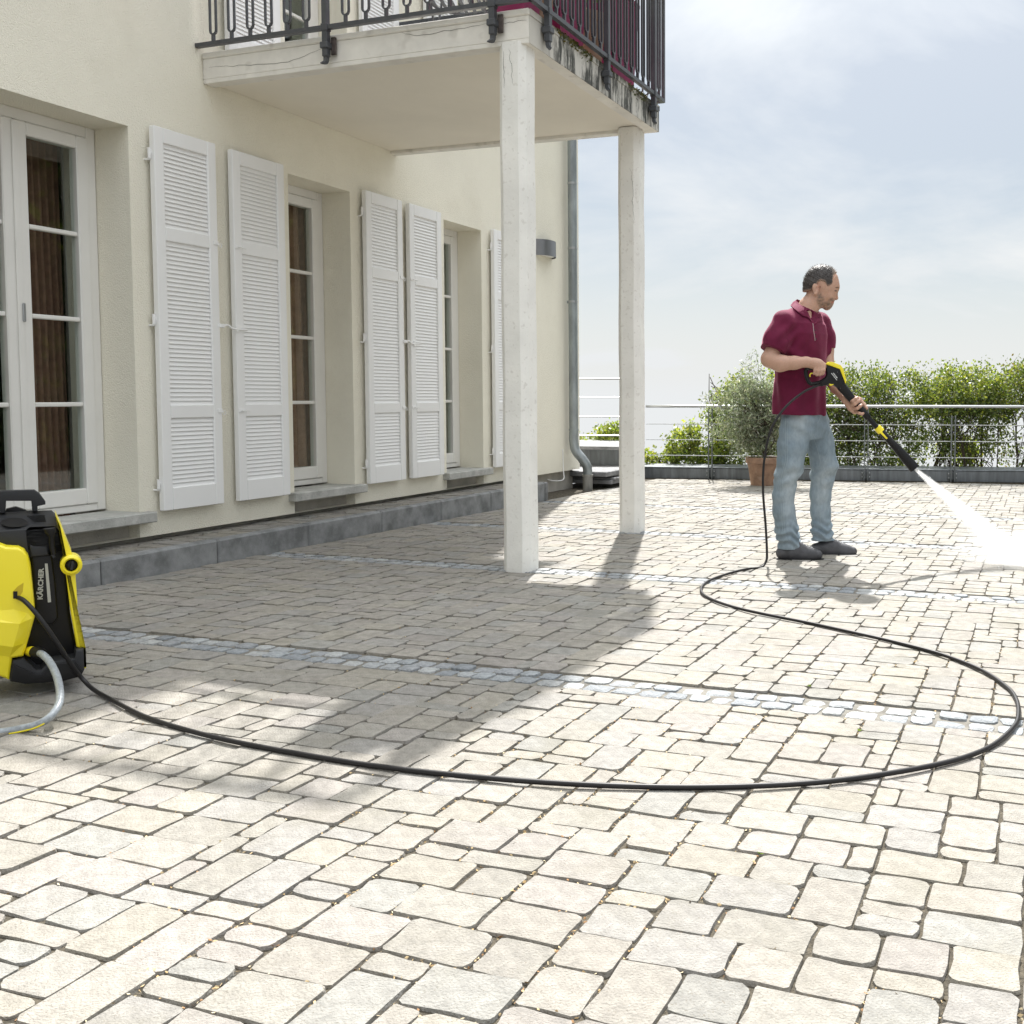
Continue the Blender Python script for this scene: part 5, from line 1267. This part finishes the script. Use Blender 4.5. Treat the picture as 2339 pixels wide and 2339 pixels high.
B.chain([(0.0268,-0.245,1.1931), (0.0665,-0.222,1.1808), (0.0982,-0.222,1.1651)], [.014, .012, .009], .008)
# far (left) arm
B.chain([(0.1334,0.155,1.4356), (0.1755,0.15,1.2915), (0.1807,0.08,1.1292)], [.038, .044, .041], .02)
B.chain([(0.1808,0.08,1.1183), (0.2088,-0.05,1.0539), (0.2485,-0.195,0.9815)], [.042, .037, .027], .02)
B.cone((0.2485,-0.195,0.9815), (0.2787,-0.222,0.937), .028, .031, .014, sy=.8)
B.cone((0.2692,-0.215,0.9553), (0.2974,-0.222,0.9133), .024, .022, .010)
B.chain([(0.2682,-0.252,0.9713), (0.2765,-0.281,0.9714), (0.291,-0.287,0.9844), (0.3032,-0.276,0.9922)], [.0112, .0105, .0098, .0085], .004)
B.chain([(0.2732,-0.255,0.9452), (0.2866,-0.284,0.9532), (0.304,-0.288,0.9688), (0.3151,-0.276,0.9766)], [.0115, .0108, .0100, .0088], .004)
B.chain([(0.2868,-0.253,0.9268), (0.3004,-0.281,0.9272), (0.3178,-0.285,0.9402), (0.3274,-0.274,0.9479)], [.0110, .0104, .0096, .0085], .004)
B.chain([(0.3006,-0.25,0.9059), (0.3149,-0.274,0.8984), (0.3301,-0.277,0.8933), (0.3394,-0.268,0.8983)], [.0098, .0092, .0086, .0078], .004)
B.chain([(0.2898,-0.2,0.9921), (0.3286,-0.205,0.9789), (0.3523,-0.222,0.9475), (0.365,-0.24,0.9267)], [.015, .014, .0115, .009], .008)
V, F = B.skin()
px = (V[:, 0] + .7365) * 0 + 1830 + V[:, 0] / PXM * (6.38 / (6.38 + V[:, 1])); py = 905 + (1 - V[:, 2]) / PXM
col = np.tile(np.array([.50, .305, .225]), (len(V), 1))
def blob(c, rx, ry, power=1.0): return np.clip(1 - ((px - c[0]) / rx) ** 2 - ((py - c[1]) / ry) ** 2, 0, 1) ** power
head = py < 712
nrm = np.array([mnoise.noise(Vector(v) * 90) for v in V[head]])
beard = np.maximum.reduce([blob((1890, 700), 13, 11), blob((1878, 700), 15, 10), blob((1870, 690), 11, 14), blob((1895, 690), 9, 7), blob((1868, 680), 6, 10) * .7])
bw = np.zeros(len(V)); bw[head] = np.clip(beard[head] * 1.5, 0, 1) * np.clip(.62 + .5 * nrm, .15, .95)
col = col * (1 - bw[:, None]) + np.array([.16, .115, .085]) * bw[:, None]
def paint(c, w_):
    global col
    w_ = np.clip(w_, 0, 1)[:, None] * head[:, None]; col = col * (1 - w_) + np.array(c) * w_
paint((.40, .17, .13), blob((1899, 693), 5, 2.4) * 1.4)          # mouth
paint((.06, .045, .04), blob((1904.5, 668.5), 3.6, 1.5) * 2.0)    # near eye
paint((.14, .09, .06), blob((1908, 661.2), 6.5, 1.6) * 1.5)       # brow
paint((.42, .20, .15), blob((1864, 660), 8, 14) * .5)             # ear flush
paint((.22, .11, .08), blob((1868, 660.5), 1.8, 3) * 1.6)
paint((.25, .13, .10), blob((1905, 685.5), 3, 1.2) * 1.2)         # nostril
paint((.45, .23, .17), blob((1910, 681), 6, 4) * .5)
m_skin = M('skin', (.5, .3, .22), .5, attr='col', var=.06, vs=120, bump=.05, bs=400, spec=.4)
sb = m_skin.node_tree.nodes['Principled BSDF']; sb.inputs['Subsurface Weight'].default_value = .12; sb.inputs['Subsurface Radius'].default_value = (.012, .005, .003); sb.inputs['Subsurface Scale'].default_value = .5
body = link('body', arr_mesh('body', V, F, col), m_skin, man, smooth=True)

# -- hair: a cap over the skull, cut at the hairline
Hh = Field((-.10, -.12, 1.60), (.30, .12, 1.86), .003)
Hh.ell((0.1215,0,1.7025), (.109, .081, .107), .0, tilt=R(-18)); Hh.cone((0.0648,0,1.6757), (0.0542,0,1.6515), .060, .050, .03, sy=1.1)
Hh.ripple(lambda x, y, z: .0008 * vnoise(x, y, z, 190, 1) + .0007 * vnoise(x, y, z, 420, 3))
def hairline(X, Y, Z):
    pxx = 1830 + X / PXM; pyy = 905 + (1 - Z) / PXM
    yb = np.interp(pxx, [1836, 1846, 1855, 1861, 1868, 1878, 1884, 1889, 1895, 1898, 1906, 1914, 1921, 1926], [669, 668, 662, 651, 646.5, 649, 659, 658, 654, 634, 627, 624, 622, 621])
    return (pyy - yb) * PXM * .8
Hh.below(hairline)
V, F = Hh.skin()
hx = 1830 + V[:, 0] / PXM; hy = 905 + (1 - V[:, 2]) / PXM
t_ = np.clip((hx - 1893) / 16, 0, 1)[:, None]; g_ = np.array([mnoise.noise(Vector(v) * 140) for v in V])[:, None]  # lighter front: thin hair, with backlight put into its colour
hc = np.array([.042, .035, .032]) * (1 - t_) + np.array([.40, .30, .225]) * t_; hc = hc * (1 + .5 * g_); e_ = np.clip(1 - (np.interp(hx, [1836, 1846, 1855, 1861, 1868, 1878, 1884, 1889, 1895, 1898, 1906, 1914, 1921, 1926], [669, 668, 662, 651, 646.5, 649, 659, 658, 654, 634, 627, 624, 622, 621]) - hy) / 5.5, 0, 1)[:, None]; hc = hc * (1 - .75 * e_) + np.array([.36, .235, .17]) * .75 * e_
m_hair = M('hair', (.05, .04, .04), .5, attr='col', bump=.3, bs=500)
link('hair', arr_mesh('hair', V, F, np.clip(hc, .01, 1)), m_hair, man, smooth=True)
# short loose hairs along the crown, the topmost coloured pale as backlight
sel = np.argwhere((hy < 640))[:, 0]; rgh = np.random.default_rng(4); sel = rgh.choice(sel, 900); cc = np.array((0.1216,0,1.6891)); mb = MB()
for i in sel:
    p = Vector(V[i]); d = (p - Vector(cc)).normalized() + Vector((rgh.normal(0, .35) + .25, rgh.normal(0, .35), rgh.normal(0, .3))); d.normalize(); s_ = d.cross(Vector((rgh.normal(), rgh.normal(), rgh.normal()))).normalized() * .0009; l_ = rgh.uniform(.006, .016)
    mb.cur = (.30, .27, .25) if p.z > 1.775 else tuple(np.clip(hc[i], .02, 1)); mb.add([p - s_, p + s_, p + d * l_], [(0, 1, 2)])
o = mb.build('hair_strands', m_hair, man); o['kind'] = 'stuff'

# -- polo shirt
T = Field((-.32, -.36, .84), (.30, .34, 1.60), .0042)
T.loft([((-0.0127,0,0.8857), .205, .152), ((-0.0117,0,0.9456), .202, .150), ((-0.0097,0,1.0544), .196, .145), ((-0.0049,0,1.1629), .190, .142), ((-0.0003,0,1.2848), .196, .143), ((0.0018,0,1.3794), .200, .142), ((0.0041,0,1.4415), .185, .122), ((0.0065,0,1.4819), .135, .092), ((0.0118,0,1.5062), .10, .083)], FACE, .01)
T.cone((0.0173,0,1.4954), (-0.123,-0.16,1.4541), .061, .055, .05); T.cone((0.0173,0,1.4954), (0.1366,0.16,1.4691), .060, .054, .05)
T.chain([(-0.1314,-0.165,1.4379), (-0.1788,-0.198,1.3414), (-0.2062,-0.215,1.27)], [.054, .066, .075], .06)
T.chain([(0.1449,0.16,1.4636), (0.1616,0.155,1.3748), (0.1671,0.15,1.2998)], [.054, .059, .060], .05)
def folds(x, y, z):
    hang = np.clip((1.25 - z) * 2.2, 0, 1)
    f = .0042 * np.sin(x * 46 + y * 30 + z * 5 + 1.5 * np.sin(z * 9)) * hang + .003 * np.sin(x * 24 - y * 40 + z * 14)
    f += .0045 * np.sin((z * 52 + x * 34 + y * 10)) * np.exp(-((z - 1.20) / .10) ** 2) * np.clip(.5 - x * 2, 0, 1)
    f += .0035 * np.sin(z * 70 - x * 60) * np.exp(-((x + .10) ** 2 + (z - 1.36) ** 2) / .006)
    return 1.6 * f + .0016 * vnoise(x, y, z, 38, 2)
T.ripple(folds)
def slice_(a, b):
    a = np.array(a); b = np.array(b); n_ = (b - a) / np.linalg.norm(b - a); return lambda X, Y, Z: (X - b[0]) * n_[0] + (Y - b[1]) * n_[1] + (Z - b[2]) * n_[2]
# sleeve ends and hem are cut, leaving a hollow-looking dark opening at the arm
sa, sb_ = np.array((-0.1787,-0.198,1.3336)), np.array((-0.2008,-0.213,1.2753)); n1 = (sb_ - sa) / np.linalg.norm(sb_ - sa)
fa, fb_ = np.array((0.1616,0.155,1.3748)), np.array((0.1671,0.15,1.2998)); n2 = (fb_ - fa) / np.linalg.norm(fb_ - fa)
def cut(X, Y, Z):
    c1 = (X - sb_[0]) * n1[0] + (Y - sb_[1]) * n1[1] + (Z - sb_[2]) * n1[2]
    near1 = np.sqrt((X - sb_[0]) ** 2 + (Y - sb_[1]) ** 2 + (Z - sb_[2]) ** 2) - .125
    c1 = np.minimum(c1, -near1)
    c2 = (X - fb_[0]) * n2[0] + (Y - fb_[1]) * n2[1] + (Z - fb_[2]) * n2[2]
    near2 = np.sqrt((X - fb_[0] - .01) ** 2 + (Y - fb_[1]) ** 2 + (Z - fb_[2]) ** 2) - .085
    c2 = np.minimum(c2, -near2)
    hem = (.888 - .012 * np.sin(X * 9 + .5) - .02 * np.clip(-X * 3, 0, 1)) - Z
    # neck opening: a tilted disc round the neck with a V at the front
    return np.maximum.reduce([np.where(Y < -.12, c1, -1), np.where(Y > .10, c2, -1), hem])
T.below(cut)
T.cone((0.0657,0,1.5547), (0.0307,0,1.5116), .060, .063, 0, mode='cut')
va, vb = np.array((0.0419,-0.085,1.5048)), np.array((0.0547,-0.135,1.448))
T.cone(va, vb, .026, .006, 0, mode='cut')
V, F = T.skin()
m_shirt = M('wine_red_pique', (.118, .008, .035), .85, var=.12, vs=14, bump=.12, bs=900, spec=.25)
shb = m_shirt.node_tree.nodes['Principled BSDF']; shb.inputs['Sheen Weight'].default_value = .35; shb.inputs['Sheen Roughness'].default_value = .4; shb.inputs['Sheen Tint'].default_value = (.9, .35, .5, 1)
shirt = link('polo_shirt', arr_mesh('polo_shirt', V, F), m_shirt, man, smooth=True)
bvh = BVHTree.FromPolygons([Vector(v) for v in V], F.tolist())
def onto(p, off=.001, dirn=(0, 1, 0)):
    h = bvh.ray_cast(Vector((p[0], p[1] - .6 * dirn[1], p[2])), Vector(dirn)); return (h[0] + h[1] * off) if h[0] else Vector(p)
# collar: a folded band that follows the neck
def band(inner, outer, mat, name, th=.004):
    n = len(inner); V = []; F = []
    for a, b in zip(inner, outer):
        a, b = Vector(a), Vector(b); V += [a, b, b + Vector((0, -.0005, -th)), a + Vector((0, 0, -th))]
    for i in range(n - 1):
        for k in range(4): F.append((i * 4 + k, i * 4 + (k + 1) % 4, (i + 1) * 4 + (k + 1) % 4, (i + 1) * 4 + k))
    F += [(3, 2, 1, 0), tuple((n - 1) * 4 + k for k in range(4))]
    o = MB().add(V, F).build(name, mat, man); return smooth_by_angle(o, 50)
bvb = BVHTree.FromPolygons([v.co.copy() for v in body.data.vertices], [tuple(p.vertices) for p in body.data.polygons])
def near_side(p, off):
    hs = [b.ray_cast(Vector((p[0], p[1] - .6, p[2])), Vector((0, 1, 0))) for b in (bvh, bvb)]
    hs = [h[0] for h in hs if h[0]]
    if not hs: return Vector(p)
    q = min(hs, key=lambda v: v.y); return q + Vector((0, -off, .15 * off))
CI = [(0.0486,-0.12,1.449), (0.0402,-0.1,1.4823), (0.0306,-0.09,1.5097), (0.0075,-0.08,1.5371), (-0.0171,-0.06,1.5628)]
CO = [(0.0312,-0.13,1.4721), (0.0126,-0.13,1.4853), (-0.0087,-0.13,1.4879), (-0.0423,-0.12,1.5125), (-0.0669,-0.1,1.5354)]
band([near_side(p, .008) for p in CI] + [(-0.0397,-0.02,1.5891), (-0.0261,0.03,1.6019), (0.0163,0.066,1.5903), (0.0743,0.068,1.5497), (0.0957,0.02,1.5132), (0.0748,-0.06,1.4774), (0.0542,-0.118,1.4492)],
     [near_side(p, .013) for p in CO] + [(-0.073,-0.03,1.5601), (-0.0511,0.05,1.5861), (0.0119,0.098,1.5714), (0.095,0.1,1.5305), (0.1318,0.045,1.5043), (0.1111,-0.05,1.4701), (0.0706,-0.115,1.4415)], m_shirt, 'collar', .006)
m_trim = M('placket_trim', (.42, .33, .33), .8)
tr_ = MB().tube([onto(p, .0012) for p in ((0.0515,-0.15,1.4416), (0.0543,-0.15,1.4153), (0.0559,-0.15,1.3889), (0.06,-0.15,1.3626), (0.0642,-0.15,1.3362))], .0022, 6); tr_.build('placket', m_trim, man)
for p in ((0.0651,-0.15,1.3995), (0.0679,-0.15,1.3731), (0.0721,-0.15,1.3467)):
    q_ = onto(p, .001); MB().lathe([(.001, -.001), (.004, 0), (.003, .0015), (.001, .002)], (0, 0, 0), 10).build('button', m_dgrey, man).matrix_basis = Matrix.Translation(q_) @ Matrix.Rotation(R(90), 4, 'X')

# -- jeans
J = Field((-.26, -.26, .02), (.32, .28, 1.00), .0042)
J.loft([((0.0101,0,0.9456), .165, .118), ((0.016,0,0.8775), .172, .125), ((0.022,0,0.7957), .172, .125), ((0.0278,0,0.7411), .15, .11)], FACE, .02)
J.chain([(-0.0501,-0.085,0.8119), (-0.0623,-0.105,0.6889), (-0.0756,-0.11,0.5816), (-0.102,-0.11,0.5034), (-0.1176,-0.11,0.3982), (-0.1141,-0.108,0.2898), (-0.097,-0.105,0.1865), (-0.0796,-0.1,0.0689)], [.092, .087, .078, .068, .0625, .0645, .066, .071], .03)
J.chain([(0.1006,0.06,0.8076), (0.1324,0.085,0.6934), (0.1597,0.095,0.5596), (0.1445,0.1,0.4617), (0.1395,0.1,0.378), (0.1376,0.1,0.2663), (0.144,0.1,0.1599), (0.1559,0.1,0.0561)], [.094, .088, .083, .068, .0640, .0605, .0610, .073], .025)
def jf(x, y, z):
    cuff = np.exp(-((z - .14) / .07) ** 2); knee = np.exp(-((z - .50) / .07) ** 2); hip = np.exp(-((z - .82) / .06) ** 2)
    f = .0065 * np.sin(z * 118 + 18 * x + 2.2 * np.sin(x * 40 + y * 25)) * cuff + .0048 * np.sin(z * 78 - x * 38 + 1.5 * np.sin(y * 30)) * knee
    f += .0035 * np.sin(z * 62 + x * 40 + 3 * y) * hip + .0028 * np.sin(z * 30 + x * 24 + 2 * np.sin(z * 13)) + .0012 * vnoise(x, y, z, 45, 5)
    return 1.3 * f
J.ripple(jf)
J.below(lambda X, Y, Z: np.maximum(np.where(Y < 0, .062, .080) + .02 * np.clip(X + .05, -.05, .1) * np.where(Y < 0, 1.5, 2.0) - Z, Z - .985))
V, F = J.skin()
jn = M('washed_denim', (.30, .37, .42), .85, attr='col', var=.10, vs=55, bump=.12, bs=1200, spec=.2, stretch=(1, 1, .5))
jx = 1830 + V[:, 0] / PXM; jy = 905 + (1 - V[:, 2]) / PXM
base = np.array([.20, .258, .305]); lite = np.array([.36, .41, .44])
near = V[:, 1] < 0
cxn = np.interp(jy, [950, 1021, 1061, 1090, 1129, 1207, 1250], [1820, 1816, 1812, 1800, 1796, 1800, 1806]); cxf = np.interp(jy, [950, 1016, 1064, 1099, 1169, 1244], [1872, 1880, 1890, 1882, 1877, 1884])
dxn = np.where(near, jx - cxn, jx - cxf) / 26.0
fade = np.exp(-(dxn) ** 2 * 1.6) * (.55 + .35 * np.sin(jy * .035)) + .25 * np.exp(-((jy - 1075) / 25) ** 2)
fade = np.clip(fade + .22 * np.array([mnoise.noise(Vector(v) * 22) for v in V]) + .05 * np.array([mnoise.noise(Vector((v[0] * 160, v[1] * 160, v[2] * 60))) for v in V]), 0, 1)[:, None]
link('jeans', arr_mesh('jeans', V, F, base * (1 - fade) + lite * fade), jn, man, smooth=True)
bvh = BVHTree.FromPolygons([Vector(v) for v in V], F.tolist())
m_seam = M('denim_seam', (.30, .36, .39), .9)
def seam(pts, name='seam', r_=.0012):
    P = curve_pts(pts, 6); MB().tube([onto(p, .0004) for p in P], r_, 5).build(name, m_seam, man)
seam([(-0.1106,-0.2,0.8761), (-0.1125,-0.2,0.7492), (-0.1144,-0.2,0.6168), (-0.135,-0.2,0.5239), (-0.1426,-0.2,0.4574), (-0.1366,-0.2,0.3242), (-0.1278,-0.2,0.1774)])
seam([(-0.1013,-0.2,0.8761), (-0.1019,-0.2,0.7492), (-0.1038,-0.2,0.6168), (-0.1245,-0.2,0.5239), (-0.132,-0.2,0.4574), (-0.126,-0.2,0.3242), (-0.1172,-0.2,0.1774)])
seam([(0.0576,0,0.7684), (0.0881,0,0.7083), (0.1132,0,0.6317), (0.1303,0,0.5496), (0.1282,0,0.4673), (0.1239,0,0.3024), (0.1358,0,0.1784)])
seam([(0.1114,-0.1,0.8982), (0.1063,-0.1,0.866), (0.085,-0.1,0.8338)])

# -- shoes
m_shoe = M('dark_grey_shoe', (.062, .062, .069), .55, var=.2, vs=30, bump=.1, bs=300)
m_sole = M('black_sole', (.016, .016, .016), .8)
m_lace = M('grey_lace', (.30, .31, .32), .8)
def shoe(pts, name, ht, tx):
    sh_ = Field(np.array(pts[0]) - [.09, .09, .09], np.array(pts[-1]) + [.09, .09, .16], .0032)
    sh_.chain(pts, [.040, .041, .040, .038, .030], .03, sy=1.0)
    a = np.array(pts[1]); sh_.cone(a + [.0, 0, .015], a + [.045, 0, .030], .041, .034, .03); sh_.cone(a + [.03, 0, .04], a + [.09, 0, .010], .030, .030, .03)
    zf = min(p[2] for p in pts) - .030
    sh_.below(lambda X, Y, Z: zf - Z)
    V, F = sh_.skin(); o = link(name, arr_mesh(name, V, F), m_shoe, man, smooth=True)
    out = []; n = 26; A_ = np.array(pts[0]); Z_ = np.array(pts[-1]); d = (Z_ - A_); Ls = np.linalg.norm(d[:2]); d = d[:2] / Ls; s_ = np.array([-d[1], d[0]])
    for k in range(n):
        t = 2 * math.pi * k / n; u = math.cos(t); v = math.sin(t); ll = (Ls / 2 + .040) * (abs(u) ** .75) * np.sign(u); ww = .043 * (abs(v) ** .6) * np.sign(v) * (1 - .12 * (u > .4))
        c_ = (A_[:2] + Z_[:2]) / 2 + d * ll + s_ * ww; out.append((c_[0], c_[1]))
    gzz = zf - .010; mb = MB(); mb.add([(x, y, gzz) for x, y in out] + [(x, y, zf + .006) for x, y in out], [(k, (k + 1) % n, n + (k + 1) % n, n + k) for k in range(n)] + [tuple(range(n))[::-1], tuple(n + k for k in range(n))])
    mb.build('sole', m_sole, o)
    bv = BVHTree.FromPolygons([Vector(v) for v in V], F.tolist()); lc = MB()
    for k in range(5):
        q = Vector(a + [.062 + .017 * k, 0, .15]); P = []
        for w_ in (-.022, -.011, 0, .011, .022):
            h = bv.ray_cast(q + Vector((s_[0] * w_, s_[1] * w_, 0)), Vector((0, 0, -1)))
            if h[0]: P.append(h[0] + h[1] * .001)
        if len(P) > 2: lc.tube(P, .0022, 5)
    if lc.v: lc.build('laces', m_lace, o)['kind'] = 'stuff'
shoe([(-0.1239,-0.112,0.0354), (-0.0724,-0.11,0.0351), (-0.0186,-0.112,0.0313), (0.0405,-0.115,0.0277), (0.094,-0.118,0.0241)], 'shoe', 0, 0)
shoe([(0.1115,0.1,0.0252), (0.168,0.105,0.0245), (0.2267,0.105,0.0217), (0.2901,0.1,0.0168), (0.3424,0.095,0.0133)], 'shoe', 0, 0)
